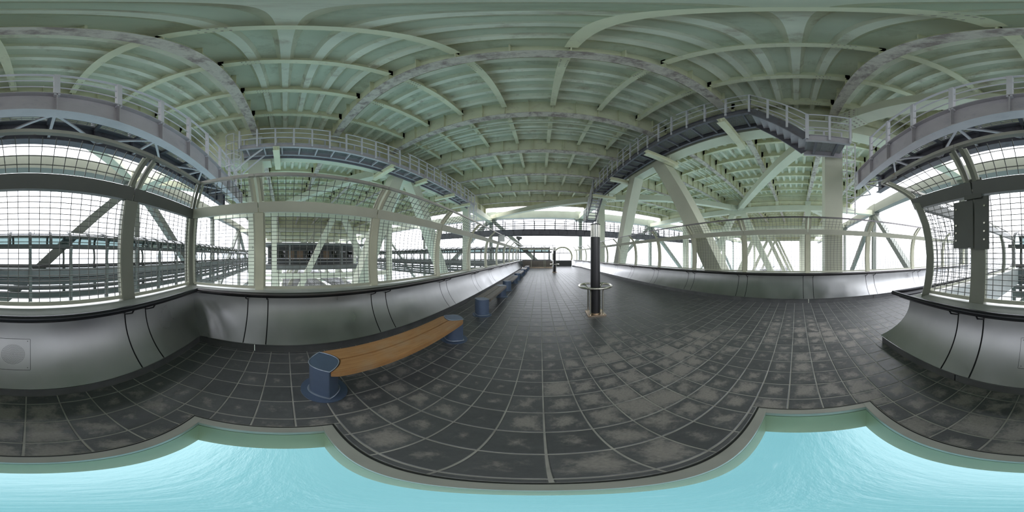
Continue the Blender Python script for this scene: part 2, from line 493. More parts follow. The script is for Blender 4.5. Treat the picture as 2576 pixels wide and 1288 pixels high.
slab.build('grout_bed', M['grout'], floor)
def tile_verts(mb, x0, x1, y0, y1, dz):
    b_ = 0.004
    mb.add([(x0, y0, -0.012), (x1, y0, -0.012), (x1, y1, -0.012), (x0, y1, -0.012),
            (x0, y0, dz - 0.003), (x1, y0, dz - 0.003), (x1, y1, dz - 0.003), (x0, y1, dz - 0.003),
            (x0 + b_, y0 + b_, dz), (x1 - b_, y0 + b_, dz), (x1 - b_, y1 - b_, dz), (x0 + b_, y1 - b_, dz)],
           [(0, 1, 5, 4), (1, 2, 6, 5), (2, 3, 7, 6), (3, 0, 4, 7), (4, 5, 9, 8), (5, 6, 10, 9), (6, 7, 11, 10), (7, 4, 8, 11), (8, 9, 10, 11)])
tiles = []
for ar in areas:
    i0 = math.floor((ar[0] - TX0) / TP); i1 = math.ceil((ar[1] - TX0) / TP)
    j0 = math.floor((ar[2] - TY0) / TP); j1 = math.ceil((ar[3] - TY0) / TP)
    for i in range(i0, i1):
        for j in range(j0, j1):
            r_ = (max(TX0 + i * TP, ar[0]), min(TX0 + (i + 1) * TP, ar[1]), max(TY0 + j * TP, ar[2]), min(TY0 + (j + 1) * TP, ar[3]))
            if r_[1] - r_[0] < 0.02 or r_[3] - r_[2] < 0.02: continue
            for q in minus(r_, hole):
                g = 0.0055
                q = (q[0] + g, q[1] - g, q[2] + g, q[3] - g)
                if q[1] - q[0] < 0.015 or q[3] - q[2] < 0.015: continue
                full = abs((q[1] - q[0]) - (TP - 2 * g)) < 1e-4 and abs((q[3] - q[2]) - (TP - 2 * g)) < 1e-4
                cx, cy = (q[0] + q[1]) / 2, (q[2] + q[3]) / 2
                tiles.append((math.hypot(cx, cy), q, full))
tiles.sort(key=lambda t_: t_[0])
rest = MB()
proto_me = None
for k, (d_, q, full) in enumerate(tiles):
    if k < 298:
        cx, cy = (q[0] + q[1]) / 2, (q[2] + q[3]) / 2
        dz = random.uniform(-0.0006, 0.0006)
        if full and proto_me is not None:
            o = bpy.data.objects.new('tile', proto_me); COL.objects.link(o); o.parent = floor; o.location = (cx, cy, dz)
        else:
            mb = MB(); tile_verts(mb, q[0], q[1], q[2], q[3], 0.0)
            o = mb.build('tile', M['tile'], floor, loc=(cx, cy, 0))
            if full: proto_me = o.data
    else:
        tile_verts(rest, q[0], q[1], q[2], q[3], random.uniform(-0.0006, 0.0006))
stuff(rest.build('far_tiles', M['tile'], floor))

# ------------------------------------------------------------------ glass floor
gf = empty('glass_floor', (0.125, -0.1425, 0))
tag(gf, 'long glass floor window with a metal frame, showing the turquoise sea straight below', 'window')
fw = 0.062
def ring(mb, x0, x1, y0, y1, w, z0, z1):
    mb.box(x0, x1, y0, y0 + w, z0, z1); mb.box(x0, x1, y1 - w, y1, z0, z1)
    mb.box(x0, x0 + w, y0 + w, y1 - w, z0, z1); mb.box(x1 - w, x1, y0 + w, y1 - w, z0, z1)
mb = MB(); ring(mb, GX0, GX1, GY0, GY1, 0.012, -0.06, 0.001); mb.build('rubber_seal', M['rubber'], gf)
mb = MB()
a = 0.012
for (x0, x1, y0, y1) in ((GX0 + a, GX1 - a, GY0 + a, GY0 + a + fw), (GX0 + a, GX1 - a, GY1 - a - fw, GY1 - a),
                         (GX0 + a, GX0 + a + fw, GY0 + a + fw, GY1 - a - fw), (GX1 - a - fw, GX1 - a, GY0 + a + fw, GY1 - a - fw)):
    m1 = MB(); m1.box(x0, x1, y0, y1, -0.05, 0.004); m1.build('frame_bar', M['frame'], gf, bevel=0.002)
ix0, ix1, iy0, iy1 = GX0 + a + fw, GX1 - a - fw, GY0 + a + fw, GY1 - a - fw
mb = MB(); mb.box(ix0 - 0.01, ix1 + 0.01, iy0 - 0.01, iy1 + 0.01, -0.04, -0.008); mb.build('glass_pane', M['glass'], gf)
mb = MB(); ring(mb, ix0 - 0.05, ix1 + 0.05, iy0 - 0.05, iy1 + 0.05, 0.05, -0.47, -0.06); mb.build('well_wall', M['well'], gf)

# ------------------------------------------------------------------ corridor walls
PROF = [(0.45, 0.88), (0.49, 1.1), (0.515, 1.35), (0.52, 1.6), (0.505, 1.85), (0.47, 2.1), (0.415, 2.32), (0.37, 2.46)]
PROFU = [(0.345, 2.54), (0.25, 2.67), (0.13, 2.79), (0.0, 2.90)]
def prof_at(P, z):
    for (d0, z0), (d1, z1) in zip(P, P[1:]):
        if z <= z1:
            t_ = (z - z0) / (z1 - z0)
            return d0 + (d1 - d0) * t_
    return P[-1][0]
class Wall:
    def __init__(self, name, p0, p1, n, m0, m1, label):
        self.p0 = Vector((*p0, 0)); self.p1 = Vector((*p1, 0)); self.n = Vector((*n, 0))
        self.L = (self.p1 - self.p0).length; self.d = (self.p1 - self.p0).normalized()
        self.m0, self.m1 = m0, m1
        self.root = structure(name, label, loc=tuple(self.p0))
    def P(self, s, d, z):
        q = self.p0 + self.d * s + self.n * d
        return Vector((q.x, q.y, z))
    def s0(self, d): return -self.m0 * d
    def s1(self, d): return self.L + self.m1 * d
    def line(self, d, z): return self.P(self.s0(d), d, z), self.P(self.s1(d), d, z)

def build_wall(w, ribs, railmat, mitre0=False, mitre1=False, ribmat=None, beammat=None, ribw=0.15, topmat=None):
    root = w.root
    ribmat = ribmat or M['fence']; beammat = beammat or M['fence_beam']
    # kick plates, one for each bay, with dark joints between
    cuts = [None] + list(ribs) + [None]
    def send(c, side, d, off=0.0):
        if c is None: return w.s0(d) if side == 0 else w.s1(d)
        return c + off
    for a_, b_ in zip(cuts, cuts[1:]):
        mb = MB()
        rows = [[w.P(send(a_, 0, d, 0.006), d, z), w.P(send(b_, 1, d, -0.006), d, z)] for d, z in ((0.0, -0.1), (0.0, 0.14), (0.03, 0.14), (0.03, -0.1))]
        mb.grid(rows + rows[:1]); mb.build('kick_plate', M['kick'], root)
    # flared stainless panels: a narrow one under each rib, a wide one between
    hw = 0.172
    edges = [None]
    for r_ in ribs: edges += [r_ - hw, r_ + hw]
    edges += [None]
    T = [i / 9 for i in range(10)]
    pr = [(-0.02 + 0.35 * (1 - (1 - t_) ** 2.1), 0.15 + 0.735 * t_) for t_ in T]
    for a_, b_ in zip(edges, edges[1:]):
        rows = []
        for d, z in pr:
            sa = send(a_, 0, d, 0.009); sb = send(b_, 1, d, -0.009)
            rows.append([w.P(sa, d, z), w.P((sa + sb) / 2, d, z), w.P(sb, d, z)])
        rows.append([v + w.n * 0.02 for v in rows[-1]])
        mb = MB(); mb.grid(rows)
        mb.build('wall_panel', M['steel'], root, smooth=True)
    mb = MB()
    mb.grid([[w.P(w.s0(d + 0.016), d + 0.016, z - 0.004), w.P(w.s1(d + 0.016), d + 0.016, z - 0.004)] for d, z in pr])
    mb.build('panel_backing', M['joint'], root)
    # lip under the panels and the pale ledge on top
    mb = MB(); p, q = w.line(0.0, 0.146); mb.bar(p + w.n * -0.01, q + w.n * -0.01, 0.03, 0.008); mb.build('panel_lip', M['steel'], root)
    mb = MB()
    mb.grid([[w.P(w.s0(d), d, z), w.P(w.s1(d), d, z)] for d, z in ((0.335, 0.86), (0.335, 0.925), (0.45, 0.985), (0.66, 0.985), (0.66, 0.2))])
    mb.build('sill', M['sill'], root)
    # handrail on brackets
    mb = MB(); p, q = w.line(0.13, 0.985); mb.path([p, q], 0.034, 12); mb.build('handrail', railmat, root, smooth=True)
    mb = MB(); p, q = w.line(0.21, 0.925); mb.path([p, q], 0.018, 8); mb.build('lower_rail', M['rail'], root, smooth=True)
    for r_ in ribs:
        for k in (-hw, hw):
            mb = MB(); s = r_ + k
            mb.path([w.P(s, 0.13, 0.96), w.P(s, 0.17, 0.90), w.P(s, 0.27, 0.86), w.P(s, 0.33, 0.84)], 0.011, 6)
            mb.build('rail_bracket', M['rail'], root)
    # curved ribs
    def rib(s_of, P, w_, t_, name, mat, nrm=None):
        mb = MB()
        rows = []
        for d, z in P:
            c = w.P(s_of(d), d, z)
            nn = w.n if nrm is None else nrm
            side = Vector((-nn.y, nn.x, 0))
            rows.append([c - side * w_ / 2, c + side * w_ / 2, c + side * w_ / 2 + nn * t_, c - side * w_ / 2 + nn * t_, c - side * w_ / 2])
        mb.grid(rows)
        mb.add(rows[0][:4], [(0, 1, 2, 3)]); mb.add(rows[-1][:4], [(0, 1, 2, 3)])
        return mb.build(name, mat, root, smooth=True)
    posts = []
    for r_ in ribs:
        posts.append(('r', r_))
        rib(lambda d, r_=r_: r_, PROF, ribw, 0.11, 'rib', ribmat)
        for k in (-0.045, 0.045):
            rib(lambda d, r_=r_, k=k: r_ + k, PROFU, 0.045, 0.05, 'upper_rib', ribmat)
    ends = []
    if mitre0:
        nrm = (w.n + w.d * (-w.m0)).normalized()
        rib(w.s0, PROF, 0.23, 0.11, 'corner_rib', ribmat, nrm)
        rib(w.s0, PROFU, 0.05, 0.05, 'upper_rib', ribmat, nrm)
    if mitre1:
        nrm = (w.n + w.d * w.m1).normalized()
        rib(w.s1, PROF, 0.23, 0.11, 'corner_rib', ribmat, nrm)
        rib(w.s1, PROFU, 0.05, 0.05, 'upper_rib', ribmat, nrm)
    # beam and top rail, one length for each bay
    fcuts = [None] + [p_[1] for p_ in posts] + [None]
    for bi, (a_, b_) in enumerate(zip(fcuts, fcuts[1:])):
        mb = MB()
        rows = []
        for d, z in ((0.385, 2.375), (0.335, 2.555), (0.44, 2.565), (0.49, 2.385), (0.385, 2.375)):
            rows.append([w.P(send(a_, 0, d, 0.01), d, z), w.P(send(b_, 1, d, -0.01), d, z)])
        mb.grid(rows)
        mb.add([r2[0] for r2 in rows[:4]], [(0, 1, 2, 3)]); mb.add([r2[1] for r2 in rows[:4]], [(0, 1, 2, 3)])
        mb.build('fence_beam', beammat, root)
        mb = MB(); mb.bar(w.P(send(a_, 0, 0.0, 0.004), 0.0, 2.915), w.P(send(b_, 1, 0.0, -0.004), 0.0, 2.915), 0.055, 0.05)
        mb.build('top_rail', topmat or M['toprail'], root)
        # wire mesh panels with their flat frames
        for PP, z0, z1, dz, name in ((PROF, 1.03, 2.37, 0.068, 'mesh_panel'), (PROFU, 2.575, 2.885, 0.085, 'upper_mesh')):
            def edge(c, side, d, inset):
                if c is None: return (w.s0(d) + inset) if side == 0 else (w.s1(d) - inset)
                return c + (inset if side == 0 else -inset)
            ins = 0.085
            NZ = 9 if PP is PROF else 5
            zs = [z0 + (z1 - z0) * k / (NZ - 1) for k in range(NZ)]
            ra = w.P(edge(a_, 0, 0.4, ins), 0, 0); rb = w.P(edge(b_, 1, 0.4, ins), 0, 0)
            if (rb - ra).length < 0.3: continue
            nv = max(2, round((rb - ra).length / 0.125))
            mb = MB()
            def pt(u, z):
                d = prof_at(PP, z) + 0.03
                sa, sb = edge(a_, 0, d, ins), edge(b_, 1, d, ins)
                return w.P(sa + (sb - sa) * u, d, z)
            wr = 0.0042
            for k in range(1, nv):
                cs = [pt(k / nv, z) for z in zs]
                for p, q in zip(cs, cs[1:]): mb.bar(p, q, 2 * wr, 2 * wr, w.n)
            nh = round((z1 - z0) / dz)
            for k in range(1, nh):
                z = z0 + (z1 - z0) * k / nh
                mb.bar(pt(0, z), pt(1, z), 2 * wr, 2 * wr)
            stuff(mb.build(name, M['wire'], root))
            fr = MB()
            for u in (0.0, 1.0):
                cs = [pt(u, z) for z in zs]
                for p, q in zip(cs, cs[1:]): fr.bar(p, q, 0.045, 0.02, w.n)
            if PP is PROF: fr.bar(pt(0, z0), pt(1, z0), 0.02, 0.05)
            fr.build('mesh_frame', M['fence_beam'], root)
    return posts

ribsL = [FY1 - (-0.45 + 2.22 * k) for k in range(9, -1, -1)]       # distance from the far end
wl = Wall('wall_left', (FX0, FY1), (FX0, FY0), (-1, 0), 0, 1, 'left parapet of flared stainless panels with curved cream ribs and wire mesh')
build_wall(wl, ribsL, M['raildark'])
wb = Wall('wall_rear', (FX0, FY0), (CX, FY0), (0, -1), 1, -1, 'rear parapet of flared stainless panels with black handrail and mesh fence')
build_wall(wb, [-1.314 - FX0, 0.94 - FX0], M['rail'], mitre0=True, mitre1=True, ribmat=M['rib_shaded'], beammat=M['fence_shaded'], ribw=0.2)
wc = Wall('wall_passage', (CX, FY0), (CX, -8.0), (-1, 0), -1, 0, 'parapet of the passage turning back beyond the outer corner')
build_wall(wc, [2.25, 4.5], M['rail'], ribmat=M['rib_shaded'], beammat=M['fence_shaded'])
ribsR = [0.40 - FY0 + 0 - 0.8 + 0 for _ in range(0)]
wr0 = -9.9
ribsR = sorted([(-0.40 + 2.35 * k) - wr0 for k in range(-4, 10)])
wr_ = Wall('wall_right', (FX1, wr0), (FX1, FY1), (1, 0), 0, 0, 'right parapet of flared stainless panels with curved cream ribs and wire mesh')
build_wall(wr_, ribsR, M['raildark'], topmat=M['raildark'])
wx = Wall('wall_corner', (FX1, FY1), (4.72, 24.25), (0.9728, 0.2318), 0, 0, 'short bend of the right parapet closing in on the arched doorway')
build_wall(wx, [1.0, 2.4], M['raildark'], topmat=M['raildark'])
# bolted joint plates on the rear fence post
rp = wb.root
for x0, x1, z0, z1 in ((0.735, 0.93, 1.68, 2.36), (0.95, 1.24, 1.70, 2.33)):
    mb = MB(); mb.box(x0, x1, -1.80, -1.785, z0, z1); mb.build('joint_plate', M['fence_shaded'], rp, bevel=0.002)
mb = MB(); mb.box(0.82, 1.06, -1.775, -1.755, 2.33, 2.62); mb.build('joint_plate', M['fence_shaded'], rp, bevel=0.002)
mb = MB()
for x in (0.79, 1.19):
    for z in (1.80, 1.90, 2.0, 2.22):
        mb.path([(x, -1.79, z), (x, -1.765, z)], 0.012, 8)
stuff(mb.build('bolts', M['chrome'], rp))

# far end wall with gate posts, and the arched doorway of the passage beyond
we = structure('wall_far', 'far end barrier of low brown-grey panels under a raised rail', (0, FY1, 0))
for x0, x1 in ((-2.36, -1.25), (-1.2, 0.50), (0.55, 1.55)):
    mb = MB(); mb.box(x0, x1, FY1 + 0.02, FY1 + 0.06, 0.2, 0.95); mb.build('end_panel', M['endpanel'], we)
mb = MB(); mb.box(-2.36, 1.6, FY1, FY1 + 0.09, 0.0, 0.17); mb.build('kick_plate', M['brass'], we)
for x in (-1.22, 0.45, 0.62, 1.58):
    mb = MB(); mb.box(x - 0.035, x + 0.035, FY1 - 0.05, FY1 + 0.02, 0.0, 3.0); mb.build('gate_post', M['fence_beam'], we)
for x0, x1, z in ((-2.4, 0.45, 3.0), (0.62, 1.95, 3.0), (-2.4, 1.6, 1.0)):
    mb = MB(); mb.bar((x0, FY1 - 0.02, z), (x1, FY1 - 0.02, z), 0.06, 0.06); mb.build('gate_rail', M['raildark'], we)
mb = MB(); mb.bar((-2.4, FY1 + 0.03, 2.48), (1.6, FY1 + 0.03, 2.48), 0.1, 0.16); mb.build('fence_beam', M['fence_beam'], we)
ar = empty('arched_doorway', (3.3, 24.25, 0))
tag(ar, 'arched cream doorway frame at the far end of the hall', 'doorway')
mb = MB()
def arch(r_, zc, a0=-0.38):
    out = []
    for k in range(29):
        t_ = a0 + (math.pi - 2 * a0) * k / 28
        out.append((3.3 + r_ * math.cos(t_), zc + r_ * math.sin(t_)))
    return out
o1, i1 = arch(1.52, 1.5), arch(1.3, 1.5)
rows = []
for (xo, zo), (xi, zi) in zip(o1, i1):
    rows.append([(xo, 24.2, zo), (xi, 24.2, zi), (xi, 24.45, zi), (xo, 24.45, zo), (xo, 24.2, zo)])
mb.grid(rows); mb.build('arch_frame', M['fence'], ar, smooth=True)
mb = MB(); mb.box(1.9, 4.7, 24.3, 24.36, 0.0, 0.94); mb.build('lower_panel', M['tubewall'], ar)
mb = MB(); mb.box(1.96, 4.64, 24.3, 24.36, 1.98, 2.08); mb.build('transom', M['tubewall'], ar)
for x in (2.9, 3.45, 4.0):
    mb = MB(); mb.box(x - 0.03, x + 0.03, 24.3, 24.36, 2.08, 2.78); mb.build('mullion', M['tubewall'], ar)
mb = MB(); mb.box(2.72, 2.79, 24.3, 24.36, 0.94, 1.98); mb.build('mullion', M['tubewall'], ar)

# ------------------------------------------------------------------ ceiling: the underside of the bridge deck
ZP, ZG = 10.0, 8.8                        # deck plate, girder bottom
GY = [-7.1, -5.0, -1.37, 2.45, 6.05, 9.55, 13.1, 16.95, 20.6, 22.6]
XE = 80
ceil = structure('ceiling', 'pale green underside of the bridge deck with girders, cross ribs and trough ribs')
mb = MB(); mb.box(-XE, XE, -7.4, 22.9, ZP, ZP + 0.9); mb.build('deck_plate', M['deck'], ceil)
for ya, yb in ((-7.6, -7.2), (22.7, 23.1)):  # parapets added at the deck edges to block sky light on the trusses
    mb = MB(); mb.box(-XE, XE, ya, yb, ZP - 0.2, ZP + 2.2); mb.build('sky_block_parapet', M['girder'], ceil)
y = -6.75
ys = []
while y < 22.6:
    if min(abs(y - g) for g in GY) > 0.22:
        ys.append(y)
    y += 0.615
for y in ys:
    mb = MB()
    pr = [(-0.16, ZP), (-0.085, ZP - 0.25), (0.085, ZP - 0.25), (0.16, ZP)]
    mb.grid([[(-XE, y + a_, z), (XE, y + a_, z)] for a_, z in pr])
    mb.build('trough_rib', M['trough'], ceil)
for g in GY:
    edge_g = g in (GY[0], GY[-1])
    mb = MB()
    mb.box(-XE, XE, g - 0.012, g + 0.012, ZG, ZP)
    for k in range(-44, 45):
        x = 0.44 + 1.775 * k + 0.887
        mb.box(x - 0.012, x + 0.012, g - 0.15, g + 0.15, ZG + 0.01, ZP)
        mb.box(x - 0.887 - 0.01, x - 0.887 + 0.01, g - 0.15, g + 0.15, ZG + 0.01, ZP)
    go = mb.build('main_girder', M['girder'], ceil)
    mb = MB(); mb.box(-XE, XE, g - 0.17, g + 0.17, ZG - 0.035, ZG); mb.build('bottom_flange', M['flange'], go)
far = MB(); bolts = MB()
for g0, g1 in zip(GY, GY[1:]):
    for k in range(-44, 45):
        x = 0.44 + 1.775 * k
        near = abs(k) <= 12
        m1 = MB() if near else far
        m1.box(x - 0.01, x + 0.01, g0 + 0.02, g1 - 0.02, 9.46, ZP)
        m1.box(x - 0.10, x + 0.10, g0 + 0.14, g1 - 0.14, 9.44, 9.46)
        if near: m1.build('cross_rib', M['girder'], ceil)
        if abs(k) <= 5 and g0 < 14:
            for gy in (g0 + 0.55, ):
                for iy in range(5):
                    for sx in (-0.065, 0.065):
                        bolts.cyl((x + sx, gy + iy * 0.085), 0.016, 9.415, 9.44, 6)
stuff(far.build('far_cross_ribs', M['girder'], ceil))
stuff(bolts.build('rib_bolts', M['flange'], ceil))
# twin pipes hung below the third bay
for yy, nm in ((7.05, 'first'), (7.7, 'second')):
    pr_ = empty('service_pipe', (0, yy, 9.2))
    mb = MB(); mb.path([(-70, yy, 9.2), (70, yy, 9.2)], 0.055, 8); mb.build('pipe', M['truss'], pr_, smooth=True)
    for k in range(-10, 11):
        x = 0.44 + 3.55 * k
        mb = MB(); mb.box(x - 0.03, x + 0.03, yy - 0.03, yy + 0.03, 9.2, 9.46); mb.build('hanger', M['truss'], pr_)
    tag(pr_, 'pale pipe hung across the deck underside, %s' % ('nearer of the two' if nm == 'first' else 'farther of the two'), 'pipe', 'pipes under the deck')

# ------------------------------------------------------------------ cross frames of the bridge
def gusset(root, x, y, z, sy, sz, nx=1, t_=0.03):
    mb = MB(); mb.extrude([(0, 0)] * 0 or [(-sy / 2, -sz / 2), (sy / 2, -sz / 2), (sy / 2, sz / 2), (-sy / 2, sz / 2)], -t_ / 2, t_ / 2)
    mb.v = [(x + c, y + a_, z + b_) for a_, b_, c in mb.v]
    return mb.build('gusset_plate', M['truss'], root)
def cross_frame(x, label, dl, dr, simple=False, dz=0.0):
    root = empty('cross_frame', (x, 7.7, -6))
    tag(root, label, 'bridge frame', 'cross frames of the bridge')
    m = M['truss']
    for y in (-1.42, 16.7):
        mb = MB(); mb.box(x - 0.35, x + 0.35, y - 0.35, y + 0.35, -6, 8.75); c = mb.build('column', m, root)
        if not simple:
            mb = MB(); mb.box(x - 0.37, x + 0.37, y - 0.75, y + 0.75, 6.75 + dz, 7.2 + dz); mb.build('haunch', m, root)
    for (ya, za, yb, zb) in (dl, dr):
        mb = MB(); mb.bar((x, ya, za), (x, yb, zb), 0.74, 0.74, (1, 0, 0)); mb.build('diagonal_brace', m, root)
    mb = MB(); mb.box(x - 0.33, x + 0.33, dl[0] - 0.45, dr[0] + 0.45, 6.9 + dz, 7.35 + dz); mb.build('apex_block', m, root)
    mb = MB(); mb.box(x - 0.36, x + 0.36, -10.2, 25.6, 7.16 + dz, 7.85 + dz); mb.build('top_chord', m, root)
    mb = MB(); mb.box(x - 0.02, x + 0.02, -7.2, 22.7, 7.85 + dz, ZP)
    for g in GY: mb.box(x - 0.3, x + 0.3, g - 0.2, g + 0.2, 7.85 + dz, ZG - 0.035)
    mb.box(x - 0.22, x + 0.22, -7.2, 22.7, 8.72, 8.76)
    mb.build('floor_beam', M['girder'], root)
    mb = MB(); mb.box(x - 0.4, x + 0.4, -10.2, 25.6, -6.5, -5.7); mb.build('bottom_chord', m, root)
    return root
def dg(x, slope_l, slope_r, y0l=6.95, y0r=8.45):
    return ((y0l, 7.3, y0l - slope_l * 13.3, -6), (y0r, 7.3, y0r + slope_r * 13.3, -6))
XR, XL = 6.45, -8.15
fr = cross_frame(XR, 'nearest bridge cross frame outside the right parapet, tall column and inverted V brace', (7.2, 7.9, -0.4, -6), (9.55, 7.9, 15.0, -6), dz=0.55)
fl = cross_frame(XL, 'nearest bridge cross frame outside the left parapet, column marked with small figures', *dg(XL, 0.36, 0.56, 6.7, 7.8))
txt = bpy.data.curves.new('column_number', 'FONT')
txt.body = '10n'; txt.size = 0.19; txt.extrude = 0.001
tmp = bpy.data.objects.new('column_number', txt); COL.objects.link(tmp)
bpy.context.view_layer.update()
me_t = bpy.data.meshes.new_from_object(tmp.evaluated_get(bpy.context.evaluated_depsgraph_get()))
bpy.data.objects.remove(tmp); bpy.data.curves.remove(txt)
to = bpy.data.objects.new('column_number', me_t); COL.objects.link(to)
to.parent = fl; to.location = (0.352, -9.30, 7.95); to.rotation_euler = (R(90), 0, R(90))
me_t.materials.clear(); me_t.materials.append(M['ink'])
nm = ['second', 'third', 'fourth', 'fifth', 'sixth']
for k in range(1, 5):
    cross_frame(XR + 14.2 * k, '%s bridge cross frame beyond the right parapet, counting outward' % nm[k - 1], *dg(0, 0.48, 0.48), simple=True, dz=0.3)
    cross_frame(XL - 14.2 * k, '%s bridge cross frame beyond the left parapet, counting outward' % nm[k - 1], *dg(0, 0.48, 0.48), simple=True)
# brackets under the catwalks
def bracket(root, xa, xb, y, dz=0.0):
    mb = MB(); mb.ibar((xa, y, 6.83 + dz), (xb, y, 6.83 + dz), 0.28, 0.26, 0.025, 0.02); mb.build('bracket', M['girder'], root)
    for xx in (xb - 0.12 * (1 if xb > xa else -1), xb - 0.75 * (1 if xb > xa else -1)):
        mb = MB(); mb.box(xx - 0.02, xx + 0.02, y - 0.1, y + 0.1, 6.94 + dz, 7.2 + dz)
        mb.build('bracket_hanger', M['girder'], root)
for y in (2.35, 6.2, 10.2, 14.0): bracket(fr, 4.65, 6.95, y, 0.5)
for y in (-0.35, 5.3, 8.0, 11.5, 14.5): bracket(fl, -6.7, -8.7, y)

# main side trusses
def side_truss(y, label, xs, apex, mt):
    root = empty('side_truss', (0, y, -6))
    tag(root, label, 'bridge truss', 'side trusses of the bridge')
    mb = MB(); mb.box(-XE, XE, y - 0.4, y + 0.4, 7.75, 8.9)
    mb.build('top_chord', mt, root)
    mb = MB(); mb.box(-XE, XE, y - 0.4, y + 0.4, -6.6, -5.6); mb.build('bottom_chord', mt, root)
    for i, x in enumerate(xs):
        mb = MB(); mb.box(x - 0.25, x + 0.25, y - 0.25, y + 0.25, -5.6, 7.75); mb.build('vertical_post', mt, root)
        mb = MB(); mb.box(x - 0.9, x + 0.9, y - 0.42, y + 0.42, 7.4, 9.0); mb.build('node_block', mt, root)
        if i + 1 < len(xs):
            x2 = xs[i + 1]
            za, zb = (7.8, -5.8) if i % 2 == apex else (-5.8, 7.8)
            mb = MB(); mb.bar((x, y, za), (x2, y, zb), 0.6, 0.62, (0, 1, 0)); mb.build('diagonal_brace', mt, root)
    return root
xs = [XR + 14.2 * k for k in range(-5, 0)] 
xs = [XL - 14.2 * k for k in range(4, -1, -1)] + [XR + 14.2 * k for k in range(0, 5)]
side_truss(-10.6, 'bridge side truss behind the rear parapet, thick chord and diagonals', xs, 0, M['truss_rear_shaded'])
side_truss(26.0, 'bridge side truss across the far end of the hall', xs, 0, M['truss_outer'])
# lateral braces at top chord level
def lateral(a_, b_, label, w_=0.62, z=8.1):
    root = empty('lateral_brace', (a_[0], a_[1], z))
    p = Vector((a_[0], a_[1], z)); q = Vector((b_[0], b_[1], z))
    mb = MB(); mb.bar(p, q, w_, 0.6); mb.build('brace', M['truss'], root)
    for e_, o_ in ((p, q), (q, p)):
        d = (o_ - e_).normalized()
        mb = MB(); mb.bar(e_ + d * 0.25, e_ + d * 1.55, w_ + 0.06, 0.66); mb.build('splice_plate', M['truss'], root)
        mb = MB()
        s = Vector((-d.y, d.x, 0))
        for i in range(6):
            for j in range(4):
                c = e_ + d * (0.45 + 0.2 * i) + s * (-0.24 + 0.16 * j)
                mb.cyl((c.x, c.y), 0.035, z - 0.36, z - 0.33, 6)
                c2 = c.copy()
            for j in range(3):
                for sd in (-1, 1):
                    c = e_ + d * (0.45 + 0.2 * i) + s * (sd * (w_ / 2 + 0.03)) + Vector((0, 0, -0.18 + 0.18 * j))
                    mb.path([c, c + s * (sd * 0.03)], 0.035, 6)
        stuff(mb.build('splice_bolts', M['flange'], root))
    tag(root, label, 'bridge brace', 'horizontal braces below the deck')
A = lambda i: (XR + 14.2 * i if i >= 0 else XL + 14.2 * (i + 1))
lateral((XR, -1.37), (XL, -10.6), 'thick horizontal brace passing over the rear catwalk, bolted to the right column')
lateral((XR, 16.7), (XL, 26.0), 'horizontal brace crossing the far end of the hall to the left')
lateral((XR, -1.37), (A(1), 7.6), 'horizontal brace under the stair landing, running out to the right')
lateral((XR, 16.7), (A(1), 7.6), 'horizontal brace behind the right inverted V, running out to the right')
lateral((XL, 7.5), (A(-2), -1.37), 'horizontal brace from the left inverted V, sloping down across the mesh')
lateral((XL, 7.5), (A(-2), 16.7), 'horizontal brace from the left inverted V towards the far end')
lateral((A(1), 16.7), (A(2), 26.0), 'horizontal brace high on the right beyond the second cross frame, far side')
lateral((A(1), -1.37), (A(2), -10.6), 'horizontal brace high on the right beyond the second cross frame, rear side')
lateral((A(1), 7.6), (A(2), 16.7), 'horizontal brace high on the right running outward from the second apex')
lateral((A(-2), -1.37), (XL, -10.6), 'horizontal brace behind the left rear corner of the fence')

# ------------------------------------------------------------------ railings and catwalks
def railing(root, p, q, zf, h, n_, rails=(1.0, 0.68, 0.36), mat=None, r=0.03, pw=0.07, drop=0.2, segs=None):
    """posts and rails from p to q (2-D) above zf (a number or a pair)"""
    mat = mat or M['raillav']
    z0, z1 = (zf, zf) if not isinstance(zf, tuple) else zf
    p = Vector((p[0], p[1], z0)); q = Vector((q[0], q[1], z1))
    for k in range(n_ + 1):
        c = p.lerp(q, k / n_)
        mb = MB(); mb.bar(c - Vector((0, 0, drop)), c + Vector((0, 0, h)), pw, pw, (1, 0, 0)); mb.build('rail_post', mat, root)
    for f in rails:
        up = Vector((0, 0, h * f))
        if f == 1.0 and segs:
            for a_, b_ in segs:
                mb = MB(); mb.path([p.lerp(q, a_) + up, p.lerp(q, b_) + up], r, 6); mb.build('rail', mat, root)
        else:
            mb = MB(); mb.path([p + up, q + up], r if f == 1.0 else r * 0.75, 6); mb.build('rail', mat, root)
def grating(root, x0, x1, y0, y1, z, along='x', step=0.07):
    mb = MB()
    if along == 'x':
        k = y0
        while k < y1:
            mb.box(x0, x1, k, k + 0.012, z - 0.04, z); k += step
        k = x0
        while k < x1:
            mb.box(k, k + 0.012, y0, y1, z - 0.03, z - 0.005); k += 0.25
    else:
        k = x0
        while k < x1:
            mb.box(k, k + 0.012, y0, y1, z - 0.04, z); k += step
        k = y0
        while k < y1:
            mb.box(x0, x1, k, k + 0.012, z - 0.03, z - 0.005); k += 0.25
    return stuff(mb.build('grating', M['grating'], root))

